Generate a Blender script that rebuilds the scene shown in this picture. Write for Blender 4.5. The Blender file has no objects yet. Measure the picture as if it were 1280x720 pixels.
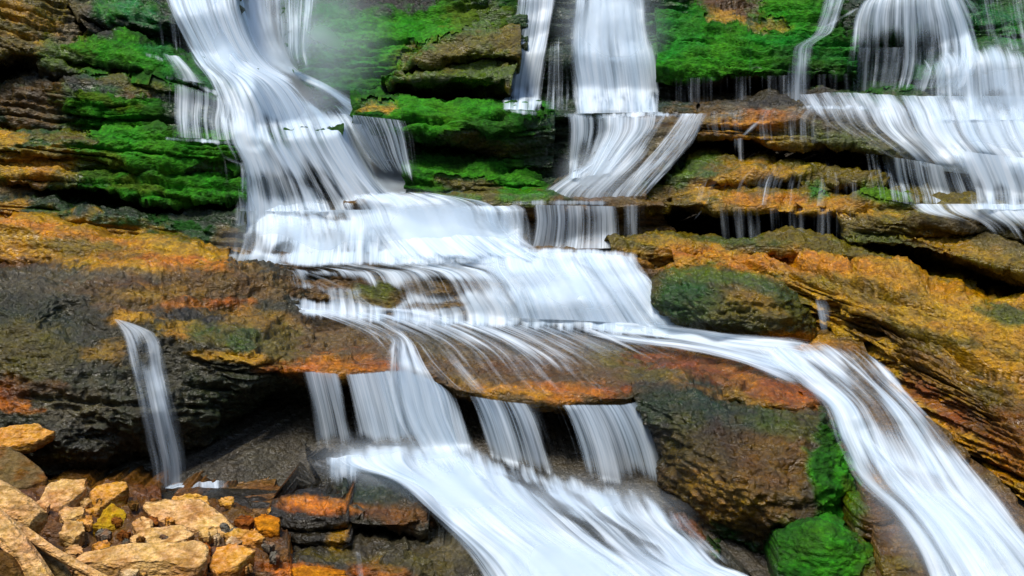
import bpy, math, random
import numpy as np
C = bpy.context.scene.collection
random.seed(7); RNG = np.random.default_rng(11)

# ------------------------------------------------------------------ camera
F = 1700.0; PITCH = math.atan(210 / F)
cp, sp_ = math.cos(PITCH), math.sin(PITCH)
def at(px, py, Y):
    """a photograph pixel (1280x720) at world distance Y -> world point"""
    px = np.asarray(px, float); py = np.asarray(py, float); Y = np.asarray(Y, float)
    a = (px - 640) / F; b = -(py - 360) / F
    dy = cp + b * sp_; dz = -sp_ + b * cp
    return np.stack([a * Y / dy, Y + 0 * a, dz * Y / dy], -1)
def project(P):
    x, y, z = P[..., 0], P[..., 1], P[..., 2]
    d = y * cp - z * sp_; u = y * sp_ + z * cp
    return 640 + F * x / d, 360 - F * u / d
cam = bpy.data.cameras.new('camera'); co = bpy.data.objects.new('camera', cam); C.objects.link(co)
cam.sensor_width = 36; cam.lens = 36 * F / 1280; cam.clip_end = 500; cam.clip_start = 0.05
co.rotation_euler = (math.pi / 2 - PITCH, 0, 0)
bpy.context.scene.camera = co

# ------------------------------------------------------------------ noise
_perm = RNG.permutation(4096)
_g = RNG.normal(size=(4096, 3)); _g /= np.linalg.norm(_g, axis=1)[:, None]
def perlin(P):
    P = np.asarray(P, float); i = np.floor(P).astype(np.int64); f = P - i
    w = f * f * f * (f * (f * 6 - 15) + 10)
    out = 0
    def h(a, b, c):
        return _perm[(_perm[(_perm[a & 4095] + b) & 4095] + c) & 4095]
    for dx in (0, 1):
        wx = w[..., 0] if dx else 1 - w[..., 0]
        for dy in (0, 1):
            wy = w[..., 1] if dy else 1 - w[..., 1]
            for dz in (0, 1):
                wz = w[..., 2] if dz else 1 - w[..., 2]
                g = _g[h(i[..., 0] + dx, i[..., 1] + dy, i[..., 2] + dz)]
                out = out + wx * wy * wz * ((f[..., 0] - dx) * g[..., 0] + (f[..., 1] - dy) * g[..., 1] + (f[..., 2] - dz) * g[..., 2])
    return out * 1.5
def fbm(P, n=4, gain=0.5):
    s = 0; a = 1
    for k in range(n):
        s = s + a * perlin(P * (2 ** k) + 17.3 * k); a *= gain
    return s
def ridged(P, n=3):
    s = 0; a = 1
    for k in range(n):
        s = s + a * (0.35 - np.abs(perlin(P * (2.1 ** k) + 9.1 * k))); a *= 0.5
    return s
def sstep(a, b, x):
    t = np.clip((x - a) / (b - a), 0, 1); return t * t * (3 - 2 * t)
def strata(P, h, dip, seed, sharp=0.16):
    """stepped protrusion of horizontal rock layers of thickness about h"""
    z = P[..., 2] - dip * P[..., 0] + 0.5 * h * 1.6 * perlin(P * [0.9, 0.9, 0.9] + seed) + 0.12 * h * perlin(P * 7 + seed)
    s = z / h; k = np.floor(s); f = s - k
    def lay(k):
        q = np.stack([P[..., 0] * 1.3 + k * 3.7, P[..., 1] * 0.6 + k * 1.9, k * 7.13 + seed], -1)
        return perlin(q) * 1.6 + 0.9 * perlin(q * [3.1, 3, 1] + 4)
    a = lay(k); b = lay(k + 1)
    t = sstep(1 - sharp, 1, f)
    round_ = 1 - np.abs(2 * f - 1) ** 3      # each layer bulges a little
    m = sstep(-.1, .5, perlin(np.stack([P[..., 0] * 1.1 + k * 2.3, P[..., 1] * .6, k * 5.7 + seed + 30], -1)) + .25)
    joint = m * np.exp(-((1 - sharp * .5 - f) / .13) ** 2)
    return a * (1 - t) + b * t + 0.5 * round_ - 1.9 * joint

# ------------------------------------------------------------------ smooth monotone interpolation
def pchip(x, y, q):
    x = np.asarray(x, float); y = np.asarray(y, float)
    if len(x) == 2: 
        t = ((q - x[0]) / (x[1] - x[0])); t = t.reshape(t.shape + (1,) * (y.ndim - 1))
        return y[0] + t * (y[1] - y[0])
    ex = (1,) * (y.ndim - 1)
    h = np.diff(x).reshape((-1,) + ex); d = np.diff(y, axis=0) / h
    m = np.zeros_like(y)
    w1 = 2 * h[1:] + h[:-1]; w2 = h[1:] + 2 * h[:-1]
    with np.errstate(all='ignore'):
        mm = (w1 + w2) / (w1 / d[:-1] + w2 / d[1:])
    mm = np.where(d[:-1] * d[1:] > 0, mm, 0); m[1:-1] = np.nan_to_num(mm); m[0] = d[0]; m[-1] = d[-1]
    k = np.clip(np.searchsorted(x, q, side='right') - 1, 0, len(x) - 2)
    hh = h[k]; t = ((q - x[k]).reshape((-1,) + ex)) / hh
    return ((1 + 2 * t) * (1 - t) ** 2) * y[k] + t * (1 - t) ** 2 * hh * m[k] + t * t * (3 - 2 * t) * y[k + 1] + t * t * (t - 1) * hh * m[k + 1]
def loft(rows, step, width=3):
    """rows of control points -> dense grid [n, m, width]"""
    rows = [np.array(r, float) for r in rows]
    L = max(np.ptp(r[:, 0]) + 0.5 * np.ptp(r[:, 1]) for r in rows)
    m = max(6, int(L / step)); t = np.linspace(0, 1, m)
    R = []
    for r in rows:
        s = np.concatenate([[0], np.cumsum(np.hypot(np.diff(r[:, 0]), 0.4 * np.diff(r[:, 1])) + 1e-6)]); s /= s[-1]
        R.append(pchip(s, r, t))
    R = np.stack(R)
    dl = [np.percentile(np.hypot(*(R[i + 1, :, :2] - R[i, :, :2]).T), 80) + 45 * np.mean(np.abs(R[i + 1, :, 2] - R[i, :, 2])) * (width == 3) for i in range(len(R) - 1)]
    s = np.concatenate([[0], np.cumsum(np.maximum(dl, 1.0))])
    n = max(6, int(s[-1] / step)); q = np.linspace(0, s[-1], n)
    return pchip(s, R, q)
def normals(G):
    a = np.gradient(G, axis=0); b = np.gradient(G, axis=1)
    n = np.cross(a, b); n /= np.linalg.norm(n, axis=-1)[..., None] + 1e-9
    flip = (n[..., 1] > 0) if np.mean(n[..., 1]) > 0 else np.zeros(n.shape[:2], bool)
    if np.mean(n[..., 1]) > 0: n = -n
    return n

# ------------------------------------------------------------------ object helpers
def tag(o, label=None, cat=None, group=None, kind=None):
    if label: o['label'] = label
    if cat: o['category'] = cat
    if group: o['group'] = group
    if kind: o['kind'] = kind
    return o
def mesh_obj(name, V, faces, mat, parent=None, attrs=None, uv=None, smooth=True):
    me = bpy.data.meshes.new(name)
    V = np.asarray(V, float).reshape(-1, 3)
    if isinstance(faces, np.ndarray):
        nf, k = faces.shape
        me.vertices.add(len(V)); me.vertices.foreach_set('co', V.ravel())
        me.loops.add(nf * k); me.loops.foreach_set('vertex_index', faces.ravel().astype(np.int32))
        me.polygons.add(nf); me.polygons.foreach_set('loop_start', np.arange(0, nf * k, k, dtype=np.int32))
        me.update(calc_edges=True); me.validate()
    else:
        me.from_pydata([tuple(v) for v in V], [], faces)
    if attrs:
        for an, (ty, data) in attrs.items():
            at_ = me.attributes.new(an, ty, 'POINT')
            if ty == 'FLOAT_COLOR':
                d = np.ones((len(V), 4)); d[:, :data.shape[-1]] = data.reshape(len(V), -1); at_.data.foreach_set('color', d.ravel())
            elif ty == 'FLOAT': at_.data.foreach_set('value', data.ravel())
            elif ty == 'FLOAT_VECTOR': at_.data.foreach_set('vector', data.ravel())
    me.polygons.foreach_set('use_smooth', np.full(len(me.polygons), smooth))
    me.materials.append(mat)
    o = bpy.data.objects.new(name, me); C.objects.link(o)
    if parent: o.parent = parent
    return o
def grid_faces(n, m, off=0):
    i = np.arange(n - 1)[:, None] * m + np.arange(m - 1)[None]; i = i.ravel() + off
    return np.stack([i, i + m, i + m + 1, i + 1], -1)

# ------------------------------------------------------------------ palette; patches of growth, rock tone and painted shade in hollows
G1 = (0.040, 0.235, 0.006); G2 = (0.020, 0.085, 0.010); GO = (0.085, 0.150, 0.006); OL = (0.15, 0.125, 0.016); OC = (0.44, 0.27, 0.045)
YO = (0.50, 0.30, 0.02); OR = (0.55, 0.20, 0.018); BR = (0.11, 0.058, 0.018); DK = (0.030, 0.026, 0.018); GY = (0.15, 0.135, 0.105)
TN = (0.50, 0.30, 0.11); TL = (0.04, 0.19, 0.07); WB = (0.15, 0.10, 0.045); DG = (0.022, 0.045, 0.022); RB = (0.24, 0.085, 0.022)
PK = (0.20, 0.10, 0.08)
# (cx, cy, rx, ry, degrees, colour, strength)
PAINT = [
 (185,190,125,36,3,G1,.9),(190,180,115,20,3,G1,1),(190,232,110,22,2,G1,.9),(150,140,75,24,8,G1,.8),(140,72,80,16,12,G1,.8),(170,100,90,9,14,G1,.6),
 (490,55,110,42,0,G1,1),(540,20,60,24,0,G1,.8),(600,95,60,10,0,G1,.5),(570,145,115,22,5,G1,1),(600,225,90,28,5,G1,.8),(650,200,50,30,0,G2,.6),(660,150,50,18,5,G1,.8),(560,190,60,20,0,G2,.7),(420,60,60,50,0,G1,.6),
 (900,70,95,36,0,G1,1),(1000,60,60,30,0,G1,.6),(1260,30,50,50,0,G1,.5),(1110,100,80,30,0,G2,.6),

 # upper left
 (40,25,75,55,15,OL,.9),(20,10,45,12,15,OC,.6),(50,30,50,7,20,OC,.8),(30,48,60,6,15,OC,.7),(78,70,32,24,20,GO,1),(30,88,80,14,8,DK,.9),  # DK: shade of the gap under the shoulder, put into the colour
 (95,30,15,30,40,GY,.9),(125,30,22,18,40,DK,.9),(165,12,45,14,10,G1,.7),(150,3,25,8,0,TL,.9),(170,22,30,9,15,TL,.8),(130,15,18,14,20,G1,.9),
 (150,68,60,14,12,G1,.85),(100,78,20,10,15,GO,.9),(155,50,14,8,0,G1,1),(205,70,35,10,15,TL,.7),(160,90,60,8,13,G2,.8),(240,100,50,14,15,TL,.6),
 (160,106,50,7,12,OL,.7),(170,122,28,9,8,BR,1),(40,130,48,30,0,WB,.9),(30,118,50,5,3,GY,.7),(50,140,40,4,4,GY,.7),(150,140,70,22,8,G1,.95),(130,125,50,6,20,GO,.8),
 (200,150,25,20,0,G2,.7),(235,140,30,40,0,DG,.6),
 # bright terrace
 (200,190,110,22,4,G1,1),(10,170,30,8,0,YO,.9),(80,168,40,7,2,OL,.8),(90,176,30,7,0,BR,.6),(45,205,65,24,6,OC,.95),(60,192,60,8,5,OL,.7),(125,205,30,20,10,GO,.9),
 (215,228,85,16,3,G1,.85),(180,215,30,8,5,G2,.6),(260,214,35,5,0,DG,.8),(160,232,40,10,10,GO,.8),(100,225,35,10,0,G2,.6),(15,232,40,10,5,WB,.9),
 (65,262,30,9,0,G2,1),(15,258,25,8,0,OC,.8),(190,280,110,20,5,DG,.9),(180,278,100,8,3,TL,.45),(230,295,70,20,8,G2,.7),(285,300,20,18,0,WB,.7),
 # orange slab
 (120,305,170,30,10,OC,.9),(60,288,110,9,10,OR,.55),(190,325,90,9,4,OR,.95),(110,312,70,12,8,OL,.8),(150,330,130,5,3,YO,.7),(20,325,50,7,3,BR,.7),(240,312,50,8,5,YO,.7),
 # lower left rock
 (60,352,90,16,0,GY,.45),(160,345,60,10,0,GY,.6),(190,360,120,12,0,BR,.6),(300,355,110,22,0,WB,1),(170,375,60,18,0,WB,.8),(170,398,35,8,0,YO,.8),(250,380,55,7,0,OR,.6),(260,395,60,6,0,DK,.9),  # DK: shade of the slot, painted on the tread
 (270,418,75,14,6,OL,.85),(230,412,30,10,0,YO,.7),(300,446,60,7,5,YO,.9),(330,400,60,12,5,OC,.5),(200,365,50,10,0,OC,.4),(380,462,60,7,3,OR,.8),(255,415,22,12,0,G2,.7),(310,425,25,14,0,G2,.6),
 (40,420,70,50,0,DG,.35),(30,440,60,40,0,OL,.5),(90,520,80,60,0,DG,.4),(90,510,50,30,0,GY,.5),(130,440,25,14,0,YO,.4),(10,490,30,18,0,RB,.6),(20,508,36,8,5,OR,.7),
 (320,510,90,50,0,DG,.5),(40,480,50,10,10,BR,.6),(100,560,60,30,0,DK,.6),(70,575,40,8,-5,OL,.5),(340,580,80,40,0,DK,.9),  # DK: painted shade in the hollows at the foot of the face
 # dome
 (420,425,70,32,8,WB,1),(350,430,25,25,0,OL,.8),(440,456,70,12,3,OR,.75),(470,450,40,14,0,BR,.5),(600,445,120,30,14,WB,1),(560,420,90,20,12,GY,.55),(680,470,120,22,8,BR,.7),(700,490,90,12,2,OR,.7),
 (620,485,60,10,8,OC,.5),(800,450,70,16,10,OL,.85),(900,470,110,20,14,RB,.95),(960,480,70,14,18,OR,.5),(820,470,50,8,0,OL,.8),(930,498,60,7,12,YO,.7),(860,480,30,8,10,OC,.5),
 (475,370,32,18,0,OL,.95),(470,365,20,10,0,GO,.6),
 # block
 (900,570,110,110,20,BR,.45),(960,590,50,60,20,OC,.22),(850,540,80,60,20,DK,.9),(840,510,60,30,0,DG,.8),(930,520,60,18,15,DG,.8),(880,600,40,90,-30,OL,.35),(930,590,60,60,20,BR,.4),(970,570,40,30,20,BR,.4),(900,620,60,25,35,OC,.35),(985,530,50,16,10,GO,.3),
 (1045,600,28,70,-10,G1,1),(1065,640,14,40,-10,GO,.8),(1030,560,12,50,-5,G2,.8),(1030,690,55,35,10,G1,.8),(1000,680,30,20,0,G2,.6),(1060,655,20,10,30,DK,.5),(920,690,50,16,40,G2,1),(870,662,30,12,30,PK,.9),
 (1100,655,28,35,0,BR,.9),(1115,710,35,14,0,OL,.9),
 # upper middle
 (490,5,60,16,-5,DK,1),(480,50,90,35,0,G1,.9),(420,40,30,30,0,TL,.55),(600,20,45,20,0,GO,.9),(575,90,80,16,0,GO,1),(570,65,75,18,-10,OL,.9),(610,80,35,22,0,GO,.6),(420,90,35,35,0,TL,.6),(560,110,80,12,0,DK,.9),(470,80,30,30,0,G1,.7),  # DK: dark cliff top, and painted shade in the slot under the overhang
 (480,135,28,7,0,YO,.95),(570,145,90,18,5,G1,1),(540,158,40,12,0,G1,1),(630,165,50,20,0,G2,.8),(620,185,60,11,8,BR,.7),(570,215,55,20,5,G1,.6),(650,230,50,22,5,G1,.8),(590,235,45,10,5,WB,.8),(560,200,30,12,0,G2,.8),
 (720,60,60,80,0,DG,.8),(710,190,60,50,0,DG,.9),
 # upper right
 (870,30,60,30,0,G1,.6),(850,50,40,40,0,TL,.6),(920,8,50,14,8,BR,1),(910,22,30,8,8,OC,.8),(990,20,45,28,0,G1,1),(960,35,30,8,0,YO,.5),(880,85,60,16,-3,G1,1),(940,60,50,18,0,G1,.8),(970,55,50,14,0,TL,.5),(920,105,60,8,-8,BR,.8),(960,120,130,16,0,DK,.9),  # DK: shade under the mossy overhang, painted into the rock colour
 (1000,80,40,25,0,G2,.8),(1030,60,25,20,0,TL,.5),(1110,80,70,45,0,TL,.55),(1110,100,70,20,0,G2,.5),(1260,30,50,40,0,G2,.8),(1270,45,20,15,0,G1,.6),(1230,20,50,25,0,TL,.5),
 (930,165,90,18,5,OC,.95),(960,150,40,12,0,OR,.5),(840,170,60,30,-35,WB,1),(800,200,60,30,-40,GY,.8),(1000,175,45,12,10,OL,.8),(1060,165,80,20,10,GY,.7),(1080,180,80,14,12,GO,.55),(1180,190,90,30,15,GY,.6),
 # right ledges
 (870,235,70,16,-20,WB,.6),(900,230,50,14,-15,OC,.9),(960,212,50,8,5,YO,.7),(1000,255,110,14,2,OC,.9),(1010,262,80,7,2,YO,.6),(1025,235,14,14,0,TL,.8),(1060,230,40,8,0,OL,.8),(1110,245,40,12,15,G1,.6),(960,250,70,8,0,OR,.4),(850,215,50,14,-20,TL,.5),
 (1080,290,80,14,5,OL,.8),(1180,295,110,12,8,OL,.9),(1200,310,70,10,12,OC,.5),(1200,280,60,10,5,GY,.7),(1100,300,50,12,5,G2,.5),(1260,300,60,20,10,GY,.5),
 (960,305,60,12,3,OL,.7),(850,305,50,7,5,OC,.7),(840,325,60,14,8,TN,.5),(880,318,60,8,8,OR,.6),(920,300,50,8,0,G2,.6),
 (1060,345,160,22,8,OC,.95),(1000,330,90,12,3,OR,.6),(1090,365,110,14,15,OL,.7),(1200,395,60,14,10,YO,.8),(1140,350,60,7,12,TN,.6),(1180,430,120,30,20,OL,.9),(1150,400,70,10,15,OC,.8),(1230,450,60,14,10,YO,.8),(1270,395,50,16,10,G2,.8),
 (1260,420,60,6,12,TN,.7),(1130,430,40,12,25,BR,.6),(1090,410,35,14,20,BR,.7),(1180,480,80,24,30,BR,.6),(1180,510,70,14,33,RB,.9),(1250,520,50,40,30,BR,.8),(1240,500,40,10,20,OL,.6),(1270,560,40,30,40,RB,.6),
 (860,370,40,30,0,G2,.9),(900,345,60,10,5,GO,.8),(940,390,70,26,0,OL,.55),(950,375,50,12,10,OC,.35),(900,408,60,10,0,DG,.6),(980,370,30,14,30,G2,.5),
 (1000,430,60,12,5,TN,.8),(1050,470,40,30,45,WB,.8),(1150,610,70,20,20,TN,.7),
 # lower left cascade side rocks
 (400,633,55,9,3,OR,1),(390,665,50,24,0,DK,.7),(500,645,36,14,5,OR,.5),(495,640,40,20,5,BR,.7),(470,610,50,20,0,DG,.7),(540,700,60,20,0,OL,.4),(560,680,40,10,20,GY,.5),(370,715,50,9,5,OR,1),(470,715,40,12,0,OR,.5),(420,670,14,14,0,OC,.6),(440,700,60,10,10,OL,.5),
]
def paint(P, base):
    px, py = project(P)
    w1 = fbm(P * 5.0, 3); w2 = fbm(P * 5.0 + 40, 3); w3 = fbm(P * [9, 9, 22] + 80, 3)
    qx = px + 12 * w1 + 5 * w3; qy = py + 8 * w2
    col = np.ones(P.shape[:-1] + (3,)) * np.array(base)
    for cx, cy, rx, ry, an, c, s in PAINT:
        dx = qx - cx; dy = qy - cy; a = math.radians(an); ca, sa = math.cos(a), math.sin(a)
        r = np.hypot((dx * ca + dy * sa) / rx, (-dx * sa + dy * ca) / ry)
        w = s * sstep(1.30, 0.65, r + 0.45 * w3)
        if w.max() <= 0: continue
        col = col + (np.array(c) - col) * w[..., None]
    return col ** 1.10 * np.array([.80, .72, .52])

# ------------------------------------------------------------------ materials
def mat(name):
    m = bpy.data.materials.new(name); m.use_nodes = True; nt = m.node_tree; nt.nodes.clear(); return m, nt
def N(nt, t, **k):
    n = nt.nodes.new(t)
    for a, v in k.items():
        if a.startswith('i_'): n.inputs[a[2:].replace('_', ' ')].default_value = v
        else: setattr(n, a, v)
    return n
def rock_mat(name, rough=(0.28, 0.65), bump=1.0, spec=0.5, var=1.0):
    m, nt = mat(name); L = nt.links.new
    out = N(nt, 'ShaderNodeOutputMaterial'); b = N(nt, 'ShaderNodeBsdfPrincipled'); L(b.outputs[0], out.inputs[0])
    at_ = N(nt, 'ShaderNodeAttribute', attribute_name='Col'); tc = N(nt, 'ShaderNodeTexCoord')
    mp = N(nt, 'ShaderNodeMapping'); mp.inputs['Scale'].default_value = (1, 1, 1.7); L(tc.outputs['Object'], mp.inputs[0])
    def noise(scale, det, vec=mp, rough_=0.6):
        n = N(nt, 'ShaderNodeTexNoise'); n.inputs['Scale'].default_value = scale; n.inputs['Detail'].default_value = det; n.inputs['Roughness'].default_value = rough_
        L(vec.outputs[0] if vec is mp else vec.outputs['Object'], n.inputs['Vector']); return n
    n1 = noise(9, 6); n2 = noise(45, 5); n3 = noise(120, 3, tc); n4 = noise(3.5, 4)
    def rng(src, a, b_, c, d):
        r = N(nt, 'ShaderNodeMapRange'); r.inputs[1].default_value = a; r.inputs[2].default_value = b_; r.inputs[3].default_value = c; r.inputs[4].default_value = d
        L(src, r.inputs[0]); return r.outputs[0]
    def mul(a, b_):
        x = N(nt, 'ShaderNodeMath', operation='MULTIPLY'); L(a, x.inputs[0]); L(b_, x.inputs[1]); return x.outputs[0]
    f = mul(rng(n1.outputs[0], .3, .7, 1 - .45 * var, 1 + .5 * var), rng(n2.outputs[0], .32, .68, 1 - .5 * var, 1 + .65 * var))
    f = mul(f, rng(n3.outputs[0], .35, .65, 1 - .35 * var, 1 + .35 * var))
    vo = N(nt, 'ShaderNodeTexVoronoi'); vo.inputs['Scale'].default_value = 26; wv = N(nt, 'ShaderNodeVectorMath', operation='MULTIPLY_ADD'); wv.inputs[1].default_value = (.12, .12, .12)
    L(n1.outputs['Color'], wv.inputs[0]); L(mp.outputs[0], wv.inputs[2]); L(wv.outputs[0], vo.inputs['Vector'])
    f = mul(f, rng(vo.outputs['Distance'], .15, .75, 1 + .25 * var, 1 - .55 * var))
    hs = N(nt, 'ShaderNodeHueSaturation'); L(at_.outputs['Color'], hs.inputs['Color']); L(rng(n4.outputs[0], .3, .7, .485, .515), hs.inputs['Hue'])
    L(rng(n2.outputs[0], .3, .7, 1.28, 1.0), hs.inputs['Saturation'])
    L(f, hs.inputs['Value']); L(hs.outputs[0], b.inputs['Base Color'])
    L(rng(n1.outputs[0], .35, .65, rough[1], rough[0]), b.inputs['Roughness'])
    b.inputs['Specular IOR Level'].default_value = spec
    ad = N(nt, 'ShaderNodeMath', operation='MULTIPLY_ADD'); L(n2.outputs[0], ad.inputs[0]); ad.inputs[1].default_value = .5; L(n1.outputs[0], ad.inputs[2])
    ad2 = N(nt, 'ShaderNodeMath', operation='MULTIPLY_ADD'); L(n3.outputs[0], ad2.inputs[0]); ad2.inputs[1].default_value = .22; L(ad.outputs[0], ad2.inputs[2])
    ad3 = N(nt, 'ShaderNodeMath', operation='MULTIPLY_ADD'); L(vo.outputs['Distance'], ad3.inputs[0]); ad3.inputs[1].default_value = -.55; L(ad2.outputs[0], ad3.inputs[2])
    bp = N(nt, 'ShaderNodeBump'); bp.inputs['Strength'].default_value = bump; bp.inputs['Distance'].default_value = 0.06; L(ad3.outputs[0], bp.inputs['Height'])
    L(bp.outputs[0], b.inputs['Normal'])
    return m
M_ROCK = rock_mat('wet_strata_rock', (.2, .55), .5, .4, var=.62); M_DRY = rock_mat('dry_sandstone', (0.6, 0.9), 0.7, 0.2, 0.45)
M_MOSS = rock_mat('moss_growth', (0.6, 0.95), .5, 0.2, 0.55)
def wood_mat():
    m = rock_mat('weathered_wood', (0.6, 0.85), 0.7, 0.2, 0.5); return m
M_WOOD = wood_mat()
def water_mat(name, streak=(20, .9), fine=(62, 1.3), tint=(0.86, 0.93, 1.0), top=1.0):
    m, nt = mat(name); L = nt.links.new
    out = N(nt, 'ShaderNodeOutputMaterial')
    uv = N(nt, 'ShaderNodeAttribute', attribute_name='flow'); de = N(nt, 'ShaderNodeAttribute', attribute_name='dens')
    def nz(sc, det, off):
        mp = N(nt, 'ShaderNodeMapping'); mp.inputs['Scale'].default_value = (sc[0], sc[1], 1); mp.inputs['Location'].default_value = (off, off, 0)
        L(uv.outputs['Vector'], mp.inputs[0]); n = N(nt, 'ShaderNodeTexNoise'); n.inputs['Scale'].default_value = 1; n.inputs['Detail'].default_value = det
        n.inputs['Roughness'].default_value = .55; n.inputs['Distortion'].default_value = .25; L(mp.outputs[0], n.inputs['Vector']); return n.outputs[0]
    a = nz(streak, 3, 0); b = nz(fine, 2, 5); c = nz((6, 1.3), 3, 9)
    def math_(op, x, y, z=None):
        n = N(nt, 'ShaderNodeMath', operation=op)
        for i, v in enumerate((x, y, z)):
            if v is None: continue
            if isinstance(v, (int, float)): n.inputs[i].default_value = v
            else: L(v, n.inputs[i])
        return n.outputs[0]
    s = math_('MULTIPLY_ADD', b, .34, math_('MULTIPLY', a, .66)); s = math_('MULTIPLY_ADD', c, .42, math_('MULTIPLY', s, .78))   # mean about .6
    d = math_('MULTIPLY_ADD', de.outputs['Fac'], .62, -0.40)
    v = math_('ADD', s, d)
    r = N(nt, 'ShaderNodeMapRange', interpolation_type='SMOOTHSTEP'); r.inputs[1].default_value = .37; r.inputs[2].default_value = .88; r.inputs[3].default_value = 0; r.inputs[4].default_value = .97; L(v, r.inputs[0])
    gate = N(nt, 'ShaderNodeMapRange', interpolation_type='SMOOTHSTEP'); gate.inputs[1].default_value = 0; gate.inputs[2].default_value = .45; L(de.outputs['Fac'], gate.inputs[0])
    al = math_('MULTIPLY', r.outputs[0], gate.outputs[0])
    df = N(nt, 'ShaderNodeBsdfDiffuse'); tr = N(nt, 'ShaderNodeBsdfTranslucent'); gl = N(nt, 'ShaderNodeBsdfGlossy')
    df.inputs[0].default_value = (*[x * .80 for x in tint], 1); tr.inputs[0].default_value = (*[x * .80 for x in tint], 1); gl.inputs['Roughness'].default_value = .35
    bp = N(nt, 'ShaderNodeBump'); bp.inputs['Strength'].default_value = .12; bp.inputs['Distance'].default_value = .03; L(s, bp.inputs['Height'])
    for x in (df, gl): L(bp.outputs[0], x.inputs['Normal'])
    cr = N(nt, 'ShaderNodeMapRange'); cr.inputs[1].default_value = .46; cr.inputs[2].default_value = .72; L(s, cr.inputs[0])
    mc = N(nt, 'ShaderNodeMix', data_type='RGBA'); L(cr.outputs[0], mc.inputs[0]); mc.inputs[6].default_value = (.58, .73, .86, 1); mc.inputs[7].default_value = (.87, .945, 1, 1)
    L(mc.outputs[2], df.inputs[0]); L(mc.outputs[2], tr.inputs[0])
    m1 = N(nt, 'ShaderNodeMixShader'); m1.inputs[0].default_value = .35; L(df.outputs[0], m1.inputs[1]); L(tr.outputs[0], m1.inputs[2])
    m2 = N(nt, 'ShaderNodeMixShader'); m2.inputs[0].default_value = .015; L(m1.outputs[0], m2.inputs[1]); L(gl.outputs[0], m2.inputs[2])
    tp = N(nt, 'ShaderNodeBsdfTransparent'); m3 = N(nt, 'ShaderNodeMixShader'); L(al, m3.inputs[0]); L(tp.outputs[0], m3.inputs[1]); L(m2.outputs[0], m3.inputs[2])
    L(m3.outputs[0], out.inputs[0]); return m
M_WATER = water_mat('white_falling_water')
M_STRAND = water_mat('fine_water_strands', (40, .5), (110, .8))
def spray_mat():
    m, nt = mat('soft_spray'); L = nt.links.new; out = N(nt, 'ShaderNodeOutputMaterial'); de = N(nt, 'ShaderNodeAttribute', attribute_name='dens')
    df = N(nt, 'ShaderNodeBsdfDiffuse'); tr = N(nt, 'ShaderNodeBsdfTranslucent'); df.inputs[0].default_value = (.80, .90, .98, 1); tr.inputs[0].default_value = (.80, .9, .98, 1)
    a = N(nt, 'ShaderNodeMixShader'); a.inputs[0].default_value = .5; L(df.outputs[0], a.inputs[1]); L(tr.outputs[0], a.inputs[2])
    tp = N(nt, 'ShaderNodeBsdfTransparent'); b = N(nt, 'ShaderNodeMixShader'); L(de.outputs['Fac'], b.inputs[0]); L(tp.outputs[0], b.inputs[1]); L(a.outputs[0], b.inputs[2]); L(b.outputs[0], out.inputs[0]); return m
M_SPRAY = spray_mat()
M_THIN = water_mat('thin_running_water', (50, 3.0), (150, 6.0), (0.9, 0.93, 0.95))

# ------------------------------------------------------------------ depth maps so that water can follow the rock
X0, Y0_, CS = -240, -140, 4
GW, GH = (1560 + 240) // CS, (900 + 140) // CS
DEPTH = {}
def splat(name, P):
    px, py = project(P); d = P[..., 1]
    D = np.full((GH, GW), 99.0)
    ix = ((px - X0) / CS).astype(int).ravel(); iy = ((py - Y0_) / CS).astype(int).ravel()
    ok = (ix >= 0) & (ix < GW) & (iy >= 0) & (iy < GH)
    np.minimum.at(D, (iy[ok], ix[ok]), d.ravel()[ok]); DEPTH[name] = D

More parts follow.
